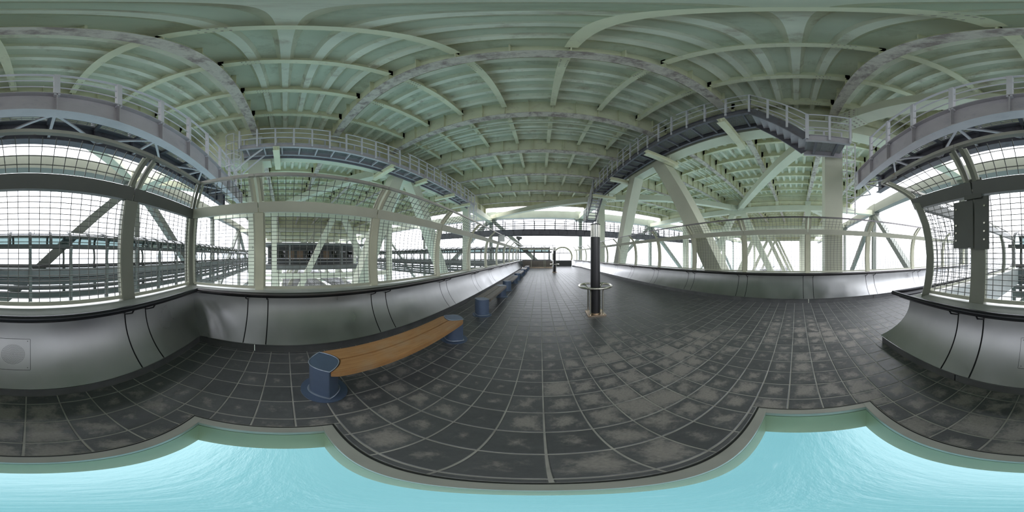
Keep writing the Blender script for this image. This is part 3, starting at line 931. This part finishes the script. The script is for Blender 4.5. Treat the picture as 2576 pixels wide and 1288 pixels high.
# rear catwalk, right above the rear parapet
cw = empty('catwalk', (-1, -3.2, 4.8))
tag(cw, 'wide grey catwalk overhead along the rear side, lattice of angles beneath its grating', 'catwalk', 'catwalks')
x0, x1 = -9.6, 6.9
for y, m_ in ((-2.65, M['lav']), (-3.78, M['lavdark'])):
    mb = MB(); mb.ibar((x0, y, 5.2), (x1, y, 5.2), 0.26, 0.8, 0.03, 0.02)
    for k in range(-8, 7):
        x = -0.45 + 1.14 * k
        if x0 < x < x1: mb.box(x - 0.01, x + 0.01, y - 0.12, y + 0.12, 4.83, 5.57)
    mb.build('girder', m_, cw)
grating(cw, x0, x1, -3.7, -2.72, 5.62)
for k in range(-7, 7):
    x = -0.45 + 1.14 * k
    mb = MB(); mb.bar((x, -2.75, 5.5), (x, -3.7, 5.5), 0.08, 0.1); mb.build('cross_member', M['lavdark'], cw)
    if k % 2 == 0:
        mb = MB(); mb.bar((x, -2.78, 4.92), (x + 1.14, -3.68, 4.92), 0.06, 0.05); mb.build('lattice_bar', M['lav'], cw)
        mb = MB(); mb.bar((x + 1.14, -3.68, 4.92), (x + 2.28, -2.78, 4.92), 0.06, 0.05); mb.build('lattice_bar', M['lav'], cw)
        mb = MB(); mb.bar((x, -2.78, 4.9), (x, -3.68, 4.9), 0.06, 0.05); mb.build('lattice_bar', M['lav'], cw)
railing(cw, (-8.43, -2.58), (5.25, -2.58), 5.62, 1.22, 12, rails=(1.0, 0.62, 0.3), drop=0.1, pw=0.10)
mb = MB(); mb.path([(-8.43, -2.58, 6.76), (5.25, -2.58, 6.76)], 0.012, 6); mb.build('rail', M['raillav'], cw)
railing(cw, (-8.43, -3.82), (5.25, -3.82), 5.62, 1.22, 12, rails=(1.0, 0.5), drop=0.1)

# left catwalk
cl = empty('catwalk', (-7.4, 7, 7.2))
tag(cl, 'long lavender catwalk high outside the left parapet, under the deck', 'catwalk', 'catwalks')
y0, y1 = -1.95, 16.0
for x in (-6.9, -7.64):
    mb = MB(); mb.ibar((x, y0, 7.17), (x, y1, 7.17), 0.12, 0.27, 0.02, 0.02); mb.build('stringer', M['lav'], cl)
grating(cl, -7.6, -6.95, y0, y1, 7.32, 'y', 0.06)
k = y0 + 0.3
while k < y1:
    mb = MB(); mb.bar((-6.96, k, 7.12), (-7.58, k, 7.12), 0.06, 0.14); mb.build('cross_member', M['lav'], cl); k += 0.77
mb = MB(); mb.box(-7.76, -7.71, y0, y1, 6.9, 7.25); mb.build('edge_beam', M['lavdark'], cl)
segs = [(0.05, 0.22), (0.26, 0.43), (0.47, 0.64), (0.68, 0.82), (0.86, 1.0)]
railing(cl, (-6.86, y0), (-6.86, y1), 7.32, 1.12, 23, segs=segs, rails=(1.0, 0.68, 0.36))
railing(cl, (-7.72, y0), (-7.72, y1), 7.32, 1.12, 23, rails=(1.0, 0.5))
for a_, b_ in (((-6.95, -0.95, 7.0), (-6.6, -2.1, 5.6)), ((-7.6, -0.95, 7.0), (-7.3, -2.1, 5.6))):
    mb = MB(); mb.bar(a_, b_, 0.06, 0.06); mb.build('strut', M['raillav'], cl)

# right catwalk with its stairs down to the landing
cr_ = empty('catwalk', (5.4, 6, 7.8))
tag(cr_, 'dark grey catwalk high outside the right parapet with stairs at both ends', 'catwalk', 'catwalks')
y0, y1 = 1.45, 14.4
XA, XB = 4.88, 5.86
for x in (XA, XB):
    mb = MB(); mb.ibar((x, y0, 7.85), (x, y1, 7.85), 0.12, 0.30, 0.02, 0.02); mb.build('stringer', M['lavdark'], cr_)
grating(cr_, XA + 0.06, XB - 0.06, y0, y1, 7.98, 'y', 0.055)
k = y0 + 0.25
while k < y1:
    mb = MB(); mb.bar((XA + 0.06, k, 7.8), (XB - 0.06, k, 7.8), 0.06, 0.14); mb.build('cross_member', M['lavdark'], cr_); k += 0.68
railing(cr_, (XA - 0.02, y0), (XA - 0.02, y1), 8.0, 1.3, 16, segs=[(0, 0.23), (0.27, 0.48), (0.52, 0.73), (0.77, 1.0)])
railing(cr_, (XB + 0.04, y0), (XB + 0.04, y1), 8.0, 1.3, 16, rails=(1.0, 0.5))
def stairs(root, ya, za, yb, zb, n_, xa=XA, xb=XB, risers=True):
    for x in (xa, xb):
        mb = MB(); mb.bar((x, ya, za - 0.1), (x, yb, zb - 0.1), 0.05, 0.32); mb.build('stair_stringer', M['lavdark'], root)
    for i in range(n_):
        t_ = (i + 0.6) / n_
        y = ya + (yb - ya) * t_; z = za + (zb - za) * t_
        dy = abs(yb - ya) / n_
        mb = MB(); mb.box(xa, xb, y - dy * 0.55, y + dy * 0.55, z - 0.025, z)
        mb.build('tread', M['lav'], root)
        if not risers: continue
        mb = MB(); e_ = -dy * 0.5 if yb > ya else dy * 0.5
        mb.box(xa, xb, y + e_ - 0.01, y + e_ + 0.01, z, z - (zb - za) / n_); mb.build('riser', M['lav'], root)
    railing(root, (xa - 0.03, ya), (xa - 0.03, yb), (za, zb), 1.3, 3)
    railing(root, (xb + 0.03, ya), (xb + 0.03, yb), (za, zb), 1.3, 3, rails=(1.0, 0.5))
stairs(cr_, 1.45, 7.98, -0.29, 6.06, 7)
stairs(cr_, 14.4, 7.98, 16.8, 5.6, 9, risers=False)
mb = MB(); mb.box(XA - 0.07, XB + 0.1, 16.8, 17.8, 5.48, 5.6); mb.build('landing', M['lavdark'], cr_)
railing(cr_, (XA - 0.04, 16.8), (XA - 0.04, 17.8), 5.6, 1.2, 2)
grating(cr_, XA + 0.04, XB, -1.6, -0.29, 6.04, 'y', 0.055)
for x in (XA, XB):
    mb = MB(); mb.ibar((x, -0.27, 5.93), (x, -1.66, 5.93), 0.1, 0.31, 0.02, 0.02); mb.build('landing_beam', M['lav'], cr_)
for yy in (-0.6, -1.3):
    mb = MB(); mb.bar((XA, yy, 5.86), (XB, yy, 5.86), 0.08, 0.14); mb.build('landing_beam', M['lavdark'], cr_)
railing(cr_, (XA - 0.02, -0.33), (XA - 0.02, -1.66), 6.06, 1.3, 2)
railing(cr_, (XB + 0.04, -0.33), (XB + 0.04, -1.66), 6.06, 1.3, 2)

# far gallery across the end of the hall
cg = empty('catwalk', (2, 18.4, 4.0))
tag(cg, 'dark gallery catwalk with thin railings crossing far ahead of the hall', 'catwalk', 'catwalks')
for y in (18.0, 19.1):
    mb = MB(); mb.ibar((-16, y, 4.28), (24, y, 4.28), 0.14, 0.62, 0.03, 0.02)
    for k in range(-16, 24): mb.box(k - 0.008, k + 0.008, y - 0.07, y + 0.07, 4.0, 4.56)
    mb.build('girder', M['lavdark'], cg)
grating(cg, -16, 24, 18.05, 19.05, 4.6, 'x', 0.09)
for y in (17.97, 19.13):
    railing(cg, (-16, y), (24, y), 4.6, 1.15, 34, rails=(1.0, 0.78, 0.55, 0.32, 0.12), mat=M['black'], r=0.032, pw=0.075)

# caged ladders
def caged_ladder(c, z0, z1, face, label, cage0, hoops=4):
    root = empty('caged_ladder', (c[0], c[1], z0))
    tag(root, label, 'ladder', 'caged ladders')
    fx, fy = face
    sx, sy = -fy, fx
    for k in (-0.22, 0.22):
        mb = MB(); mb.bar((c[0] + sx * k, c[1] + sy * k, z0), (c[0] + sx * k, c[1] + sy * k, z1), 0.07, 0.03); mb.build('stile', M['raillav'], root)
    z = z0 + 0.2
    rg = MB()
    while z < z1:
        m1 = MB(); m1.path([(c[0] - sx * 0.22, c[1] - sy * 0.22, z), (c[0] + sx * 0.22, c[1] + sy * 0.22, z)], 0.014, 6); m1.build('rung', M['raillav'], root)
        z += 0.3
    def hp(t_): return (c[0] + fx * (0.35 + 0.38 * math.sin(t_)) + sx * 0.36 * math.cos(t_), c[1] + fy * (0.35 + 0.38 * math.sin(t_)) + sy * 0.36 * math.cos(t_))
    for i in range(hoops):
        z = cage0 + (z1 - cage0) * i / (hoops - 1)
        P = [(c[0] + sx * 0.22, c[1] + sy * 0.22, z)] + [(*hp(-0.3 + (math.pi + 0.6) * k / 14), z) for k in range(15)] + [(c[0] - sx * 0.22, c[1] - sy * 0.22, z)]
        mb = MB()
        for a_, b_ in zip(P, P[1:]): mb.bar(a_, b_, 0.012, 0.055)
        mb.build('hoop', M['raillav'], root)
    for t_ in (0.1, 1.1, 2.04, 3.04):
        mb = MB(); h = hp(t_); mb.bar((h[0], h[1], cage0), (h[0], h[1], z1), 0.045, 0.014); mb.build('cage_strip', M['raillav'], root)
caged_ladder((-7.25, -2.15), 5.0, 8.55, (-0.55, -0.84), 'caged ladder at the left end of the rear catwalk, rising to the left catwalk', 6.3)
caged_ladder((6.2, -2.15), 3.3, 7.1, (0.9, 0.3), 'caged ladder beside the right column below the stair landing', 5.3, 3)
caged_ladder((-7.3, 16.2), 3.0, 7.6, (0.2, 0.98), 'caged ladder at the far end of the left catwalk', 5.2)

# ------------------------------------------------------------------ neighbouring glass roofed corridors
def tube(name_label, y0, y1, xa, xb, face):
    """corridor along x between y0 and y1"""
    root = empty('glass_corridor', ((xa + xb) / 2, (y0 + y1) / 2, 0))
    tag(root, name_label, 'corridor', 'glass roofed corridors')
    mb = MB(); mb.box(xa, xb, y0, y1, 0.12, 0.22); mb.build('floor_slab', M['tubewall'], root)
    for y, sg in ((y0, 1), (y1, -1)):
        front = sg == face
        mb = MB(); mb.box(xa, xb, y, y + sg * 0.06, 0.22, 0.44); mb.build('skirting_panel', M['tubewall'], root)
        mb = MB(); mb.box(xa, xb, y + sg * 0.02, y + sg * 0.1, 0.50, 0.84); mb.build('side_wall', M['concrete'], root)
        mb = MB(); mb.box(xa, xb, y - sg * 0.02, y + sg * 0.12, 0.86, 0.93); mb.build('sill', M['tuberib'], root)
        zt = -0.24 if front else -0.85
        mb = MB(); mb.box(xa, xb, y, y + sg * 0.12, zt - 0.28, zt); mb.build('lower_beam', M['concrete'], root)
        mb = MB(); mb.box(xa, xb, y + sg * 0.1, y + sg * 0.3, zt - 0.75, zt - 0.36); mb.build('lower_beam', M['tuberib'], root)
        mb = MB(); mb.box(xa, xb, y - sg * 0.05, y + sg * 0.12, 2.04, 2.2); mb.build('eave_beam', M['tubewall'], root)
        mb = MB(); mb.path([(xa, y + sg * 0.35, 1.05), (xb, y + sg * 0.35, 1.05)], 0.04, 6); mb.build('handrail', M['raildark'], root)
        fin = MB()
        k = xb - 0.3
        i = 0
        while k > xa:
            if i % 2 == 0:
                tgt = MB() if i < 34 else fin
                P = [(y + sg * (0.06 + 0.14 * math.sin(math.pi * t_)) * 1.0 - sg * 0.06, 0.9 + 1.2 * t_) for t_ in [j / 6 for j in range(7)]]
                for (ya, za), (yb, zb) in zip(P, P[1:]):
                    tgt.bar((k, ya - sg * 0.12, za), (k, yb - sg * 0.12, zb), 0.12, 0.1, (0, 1, 0))
                tgt.box(k - 0.08, k + 0.08, y - sg * 0.03, y + sg * 0.16, zt - 0.5, 0.95)
                if i < 34: tgt.build('post', M['tuberib'], root)
            k -= 1.05; i += 1
        if fin.v: stuff(fin.build('far_posts', M['tuberib'], root))
    # vaulted glass roof
    yc = (y0 + y1) / 2; hw_ = (y1 - y0) / 2
    def vault(t_): # 0..1 across
        a_ = math.pi * (1 - t_)
        return (yc + hw_ * math.copysign(abs(math.cos(a_)) ** 0.8, math.cos(a_)), 2.2 + 0.72 * (math.sin(a_) ** 0.75))
    T = [i / 16 for i in range(17)]
    ridge = MB(); k = xb - 0.3; i = 0
    while k - 1.05 > xa and i < 60:
        if i < 24:
            mb = MB(); mb.grid([[(k - 0.03, *vault(t_)), (k - 1.02, *vault(t_))] for t_ in T]); mb.build('roof_pane', M['domeglass'], root, smooth=True)
        k -= 1.05; i += 1
    mb = MB(); mb.grid([[(xb - 0.3 - 1.05 * 24, *vault(t_)), (xa, *vault(t_))] for t_ in T]); mb.build('far_roof_glass', M['domeglass'], root, smooth=True)
    far_ = MB(); k = xb - 0.3; i = 0
    while k > xa:
        tgt = MB() if i < 30 else far_
        V = [(k, *vault(t_)) for t_ in T]
        for p, q in zip(V, V[1:]): tgt.bar(p, q, 0.11, 0.12, (1, 0, 0))
        if i < 30: tgt.build('roof_rib', M['tubewall'], root)
        k -= 1.05; i += 1
    if far_.v: stuff(far_.build('far_roof_ribs', M['tubewall'], root))
    for yy in (y0 + 0.28, y1 - 0.28):
        mb = MB(); mb.path([(xa, yy, 2.95), (xb, yy, 2.95)], 0.02, 6); mb.build('roof_rail', M['tubewall'], root)
        mb = MB()
        kk = xb - 0.5
        while kk > xa:
            mb.box(kk - 0.012, kk + 0.012, yy - 0.012, yy + 0.012, 2.72, 2.97); kk -= 2.1
        stuff(mb.build('roof_rail_posts', M['tubewall'], root))
tube('long glass vaulted corridor running behind the rear mesh fence', -10.1, -8.25, -75, 2.3, 1)
tube('long glass vaulted corridor beyond the left parapet at the far end', 21.7, 24.2, -75, 1.5, -1)

# ------------------------------------------------------------------ lower walkways, machine platform left of the hall
def lower_walk(y, z, xa, xb, label, hw=0.8):
    root = empty('inspection_walkway', ((xa + xb) / 2, y, z)); tag(root, label, 'walkway', 'inspection walkways below')
    mb = MB(); mb.box(xa, xb, y - hw, y + hw, z - 0.3, z); mb.build('deck', M['concrete'], root)
    for yy in (y - hw, y + hw):
        for f in (1.1, 0.75, 0.4):
            mb = MB(); mb.path([(xa, yy, z + f), (xb, yy, z + f)], 0.025, 6); mb.build('rail', M['raillav'], root)
        mb = MB(); k = xa
        while k < xb:
            mb.box(k - 0.025, k + 0.025, yy - 0.025, yy + 0.025, z, z + 1.1); k += 1.5
        stuff(mb.build('rail_posts', M['raillav'], root))
lower_walk(4.6, -4.2, -76, -9.4, 'inspection walkway low on the left, nearest of three to the rear')
lower_walk(10.4, -4.2, -76, -9.4, 'inspection walkway low on the left, middle one of three')
lower_walk(14.5, -5.2, -76, -12, 'broad inspection walkway low on the left, nearest of three to the far end', 1.8)
lower_walk(4.0, -3.2, 7.4, 76, 'inspection walkway low on the right, middle one of three')
lower_walk(11.0, -3.2, 7.4, 76, 'inspection walkway low on the right, nearest of three to the far end')
lower_walk(0.0, -5.2, 9.0, 76, 'broad inspection walkway low on the right, nearest of three to the rear', 1.8)
def light_block(y0_, y1_, z, xa, xb, label):  # deck added out of view to block sea light from the far ceiling
    root = empty('light_block_deck', ((xa + xb) / 2, (y0_ + y1_) / 2, z)); tag(root, label, 'deck', 'added decks blocking sea light')
    mb = MB(); mb.box(xa, xb, y0_, y1_, z - 0.12, z); mb.build('deck_plate', M['concrete'], root)
    k = min(xa, xb) + 1
    while k < max(xa, xb):
        mb = MB(); mb.box(k - 0.1, k + 0.1, y0_ - 0.1, y1_ + 0.1, z - 0.45, z - 0.12); mb.build('joist', M['truss'], root); k += 4.7
    for yy in (y0_, y1_):
        mb = MB(); mb.box(xa, xb, yy - 0.1, yy + 0.1, z - 0.6, z + 0.15); mb.build('edge_girder', M['truss'], root)
light_block(-0.6, 9.0, -4.9, -76, -24, 'wide deck added to block sea light, low on the left beyond the second frame')
light_block(-9.0, -2.2, -4.9, 22, 76, 'wide deck added to block sea light, low on the right beyond the second frame, nearer the rear')
light_block(5.0, 16.0, -4.9, 22, 76, 'wide deck added to block sea light, low on the right beyond the second frame, nearer the far end')
sp = empty('machine_platform', (-27, 3, -0.5))
tag(sp, 'dark machine platform with windows and beams far out on the left', 'platform')
mb = MB(); mb.box(-33, -25, -3.5, 13.5, -0.55, 0.15); mb.build('platform_slab', M['concrete'], sp)
mb = MB(); mb.box(-33, -29, -3.0, 13, 0.15, 3.3); mb.build('cabin_wall', M['tubewall'], sp)
mb = MB(); mb.box(-33.3, -24.6, -3.6, 13.6, 3.3, 3.65); mb.build('roof', M['concrete'], sp)
for i in range(10):
    yy = -2.6 + 1.6 * i
    mb = MB(); mb.box(-29.0, -28.94, yy, yy + 1.1, 1.0, 2.5); mb.build('window', M['brown'] if i in (2, 3, 6) else M['domeglass'], sp)
for yy in (-3.4, 0.8, 5.0, 9.2, 13.4):
    mb = MB(); mb.box(-25.3, -25.0, yy - 0.12, yy + 0.12, 0.15, 3.3); mb.build('post', M['concrete'], sp)
for zz in (0.7, 1.2):
    mb = MB(); mb.path([(-25.1, -3.4, zz), (-25.1, 13.4, zz)], 0.035, 6); mb.build('rail', M['raillav'], sp)
for x, lb in ((A(-2), 'left'), (A(1), 'right')):
    st = empty('tie_beam', (x, 7, -1.2))
    mb = MB(); mb.box(x - 0.3, x + 0.3, -1.0, 16.4, -1.5, -0.8); mb.build('beam', M['truss'], st)
    for yy in (-1.0, 16.4):
        mb = MB(); mb.box(x - 0.36, x + 0.36, yy - 0.1, yy + 0.1, -1.7, -0.6); mb.build('end_plate', M['truss'], st)
    tag(st, 'low horizontal tie beam between the columns of the second frame on the %s' % lb, 'bridge beam')

# ------------------------------------------------------------------ benches
def d_loop(cx, cy, rx, ry, n_=16, sgn=1, flat=0.0):
    return [(cx + rx * math.cos(2 * math.pi * k / n_), cy + ry * math.sin(2 * math.pi * k / n_)) for k in range(n_)]
def lens(cx, cy, hx, hy, n_=12):
    """pointed oval: two arcs meeting at +-hx, half depth hy along y"""
    out = []
    for k in range(n_):
        t_ = k / n_; out.append((cx + hx * (1 - 2 * t_), cy + hy * math.sin(math.pi * t_) ** 0.9 if 0 < t_ < 1 else cy))
    for k in range(n_):
        t_ = k / n_; out.append((cx - hx * (1 - 2 * t_), cy - hy * math.sin(math.pi * t_) ** 0.9 if 0 < t_ < 1 else cy))
    return out
BL = 2.12; BW = 0.21          # length between foot centres, half width
def make_bench(wood):
    root = empty('bench', (0, 0, 0))
    H = 0.46
    for ye in (0.0, BL):
        sg = 1 if ye == 0 else -1
        mb = MB(); mb.extrude(lens(0, ye, BW - 0.015, 0.135), 0.012, H); f = mb.build('foot', M['blue'], root, smooth=True, bevel=0.004)
        mb = MB(); mb.extrude([(x * 1.0, y) for x, y in d_loop(0, ye, BW + 0.045, 0.215, 28)], 0.0, 0.014); mb.build('foot_flange', M['blue'], f, smooth=True)
        mb = MB(); lp = lens(0, ye, BW - 0.012, 0.14)
        mb.path([(x, y, H - 0.002) for x, y in lp], 0.006, 6, closed=True); mb.build('rim', M['bluerim'], f, smooth=True)
        mb = MB(); lp = lens(0, ye, BW - 0.008, 0.142)
        mb.path([(x, y, 0.02) for x, y in lp], 0.011, 6, closed=True); mb.build('weld_bead', M['bluerim'], f, smooth=True)
    for s in (-1, 1):
        # plank outline: inner edge at the gap, ends hollowed to fit the oval feet, outer corners cut
        xi, xo = 0.004, BW + 0.012
        N_ = 7
        def cut(x, near):
            t_ = min(1, max(0, x / (BW - 0.01)))
            return 0.150 * max(0.0, math.sin(math.pi * (1 - t_) / 2 + 1e-6)) ** 0.9 if near else 0
        a_ = [(s * (xi + (BW - 0.012 - xi) * k / N_), cut(xi + (BW - 0.012 - xi) * k / N_, True) + 0.004) for k in range(N_ + 1)]
        lp = a_ + [(s * xo, 0.085)] + [(s * xo, BL - 0.085)] + [(x, BL - y) for x, y in reversed(a_)]
        mb = MB(); mb.extrude(lp, H - 0.075, H - 0.004)
        mb.build('seat_plank', wood, root, bevel=0.006)
    mb = MB(); mb.box(-0.12, 0.12, 0.12, BL - 0.12, H - 0.125, H - 0.078); mb.build('seat_support', M['blue'], root)
    return root
def place(root, x, y, label):
    root.location = (x, y, 0)
    tag(root, label, 'bench', 'benches along the left parapet')
b1 = make_bench(M['wood'])
place(b1, -1.47, 0.36, 'orange brown timber bench on blue-grey oval feet, nearest to the glass floor')
b2 = make_bench(M['woodgrey'])
place(b2, -1.50, 3.98, 'weathered grey-brown timber bench, second along the left parapet from the glass floor')
names = ['third', 'fourth', 'fifth', 'sixth']
for i, y in enumerate((7.25, 10.6, 13.9, 17.2)):
    o = copy_tree(b2)
    place(o, -1.52, y, 'weathered grey timber bench, %s along the left parapet from the glass floor' % names[i])

# ------------------------------------------------------------------ lamp posts with leaning rings
def lamp_post():
    root = empty('lamp_post', (0, 0, 0))
    mb = MB(); mb.cyl((0, 0), 0.128, 0.03, 2.1, 40); mb.build('post', M['black'], root, smooth=True)
    mb = MB(); mb.cyl((0, 0), 0.122, 2.1, 2.43, 40); mb.build('lamp_glass', M['lamp'], root, smooth=True)
    mb = MB(); mb.cyl((0, 0), 0.132, 2.43, 2.455, 40); mb.build('cap', M['black'], root, smooth=True)
    for k in range(12):
        t_ = 2 * math.pi * k / 12
        mb = MB(); mb.bar((0.124 * math.cos(t_), 0.124 * math.sin(t_), 2.1), (0.124 * math.cos(t_), 0.124 * math.sin(t_), 2.43), 0.004, 0.004); mb.build('lamp_bar', M['chrome'], root)
    mb = MB(); mb.box(-0.24, 0.24, -0.24, 0.24, 0.0, 0.03); mb.build('base_plate', M['brass'], root, bevel=0.005)
    mb = MB(); mb.cyl((0, 0), 0.15, 0.03, 0.05, 40); mb.build('base_collar', M['brass'], root, smooth=True)
    mb = MB(); RR = 0.43
    mb.path([(RR * math.cos(2 * math.pi * k / 48), RR * math.sin(2 * math.pi * k / 48), 0.80) for k in range(48)], 0.03, 10, closed=True)
    mb.build('ring', M['chrome'], root, smooth=True)
    for sx in (-1, 1):
        for sy in (-1, 1):
            x, y = 0.165 * sx, 0.165 * sy
            mb = MB(); mb.path([(x, y, 0.03), (x, y, 0.68)], 0.021, 10)
            mb.build('upright', M['chrome'], root, smooth=True)
            q = 0.43 / math.sqrt(2)
            P = [(x + (q * sx - x) * (1 - math.cos(t_)) , y + (q * sy - y) * (1 - math.cos(t_)), 0.68 + 0.115 * math.sin(t_)) for t_ in [math.pi / 2 * j / 7 for j in range(8)]]
            mb = MB(); mb.path(P, 0.019, 8); mb.build('arm', M['chrome'], root, smooth=True)
            mb = MB(); mb.cyl((0.21 * sx, 0.21 * sy), 0.014, 0.03, 0.06, 8); mb.build('bolt', M['chrome'], root)
    return root
l1 = lamp_post(); l1.location = (1.43, 4.10, 0); l1.rotation_euler = (0, 0, R(-6))
tag(l1, 'black lamp post with frosted top and chrome leaning ring, nearer and larger of two', 'lamp post', 'lamp posts in the hall')
l2 = copy_tree(l1); l2.location = (1.36, 15.9, 0)
l2['label'] = 'black lamp post with chrome leaning ring, small one at the far end of the hall'

# ------------------------------------------------------------------ speaker grille flush in the rear parapet
spk = empty('wall_speaker', (0.16, -1.45, 0.5))
tag(spk, 'square flush speaker cover with a round field of holes in the rear stainless panel', 'speaker')
def pan(t_): return (-0.02 + 0.35 * (1 - (1 - t_) ** 2.1), 0.15 + 0.735 * t_)
def pz(z, off=0.0):
    t_ = (z - 0.15) / 0.735
    d, _ = pan(t_)
    e_ = 1e-3
    d2, z2 = pan(t_ + e_)
    tx, tz = d2 - d, z2 - z
    l_ = math.hypot(tx, tz)
    nx, nz = -tz / l_, tx / l_      # towards the hall
    return d + nx * off, z + nz * off
xs0, xs1 = -0.015, 0.325
zz = [0.33 + 0.33 * i / 8 for i in range(9)]
mb = MB(); rows = []
for z in zz:
    d, z_ = pz(z, 0.004); rows.append([(xs0, FY0 - d, z_), (xs1, FY0 - d, z_)])
mb.grid(rows, thick=(0, -0.006, 0)); mb.build('cover_plate', M['steel'], spk, smooth=True)
mb = MB()
for (xa, xb) in ((xs0 - 0.004, xs0), (xs1, xs1 + 0.004)):
    rows = []
    for z in zz:
        d, z_ = pz(z, 0.002); rows.append([(xa, FY0 - d, z_), (xb, FY0 - d, z_)])
    mb.grid(rows)
for za, zb in ((0.326, 0.33), (0.66, 0.664)):
    mb.grid([[(xs0, FY0 - pz(z, 0.002)[0], pz(z, 0.002)[1]), (xs1, FY0 - pz(z, 0.002)[0], pz(z, 0.002)[1])] for z in (za, zb)])
mb.build('cover_gap', M['joint'], spk)
mb = MB(); cxs, czs = 0.155, 0.49
for ring_ in range(0, 10):
    nn = max(1, ring_ * 6)
    for k in range(nn):
        t_ = 2 * math.pi * k / nn
        x = cxs + 0.0128 * ring_ * math.cos(t_); z = czs + 0.0115 * ring_ * math.sin(t_)
        V = []
        for j in range(6):
            u = 2 * math.pi * j / 6
            d, z_ = pz(z + 0.0034 * math.sin(u), 0.0052); V.append((x + 0.0038 * math.cos(u), FY0 - d, z_))
        mb.add(V, [tuple(range(6))])
stuff(mb.build('grille_holes', M['slot'], spk))
mb = MB()
for x in (xs0 + 0.025, xs1 - 0.025):
    for z in (0.352, 0.638):
        d, z_ = pz(z, 0.004); d2, z2 = pz(z, 0.008)
        mb.path([(x, FY0 - d, z_), (x, FY0 - d2, z2)], 0.005, 8)
stuff(mb.build('screws', M['slot'], spk))

# ------------------------------------------------------------------ small fittings
sc = empty('security_camera', (-2.38, 17.6, 2.93))
tag(sc, 'grey security camera on a short mast above the far left top rail', 'camera')
mb = MB(); mb.cyl((-2.38, 17.6), 0.05, 2.93, 3.3, 12); mb.build('mast', M['concrete'], sc, smooth=True)
mb = MB(); mb.cyl((-2.38, 17.6), 0.13, 3.28, 3.46, 16, 0.16); mb.build('mount', M['concrete'], sc, smooth=True)
mb = MB(); mb.path([(-2.62, 17.45, 3.60), (-2.1, 17.6, 3.56)], 0.15, 12); mb.build('housing', M['concrete'], sc, smooth=True)
mb = MB(); mb.path([(-2.1, 17.6, 3.56), (-2.04, 17.62, 3.555)], 0.12, 12); mb.build('lens', M['slot'], sc, smooth=True)
sg = empty('sign_panel', (-2.55, 9.9, 2.6))
tag(sg, 'small pale rectangular sign panel fixed on the left fence beam', 'sign')
mb = MB(); mb.box(-2.62, -2.22, 9.88, 9.9, 2.5, 2.92); mb.build('panel', M['white'], sg)
mb = MB(); mb.box(-2.64, -2.60, 9.87, 9.91, 2.46, 2.94); mb.build('panel_frame', M['concrete'], sg)
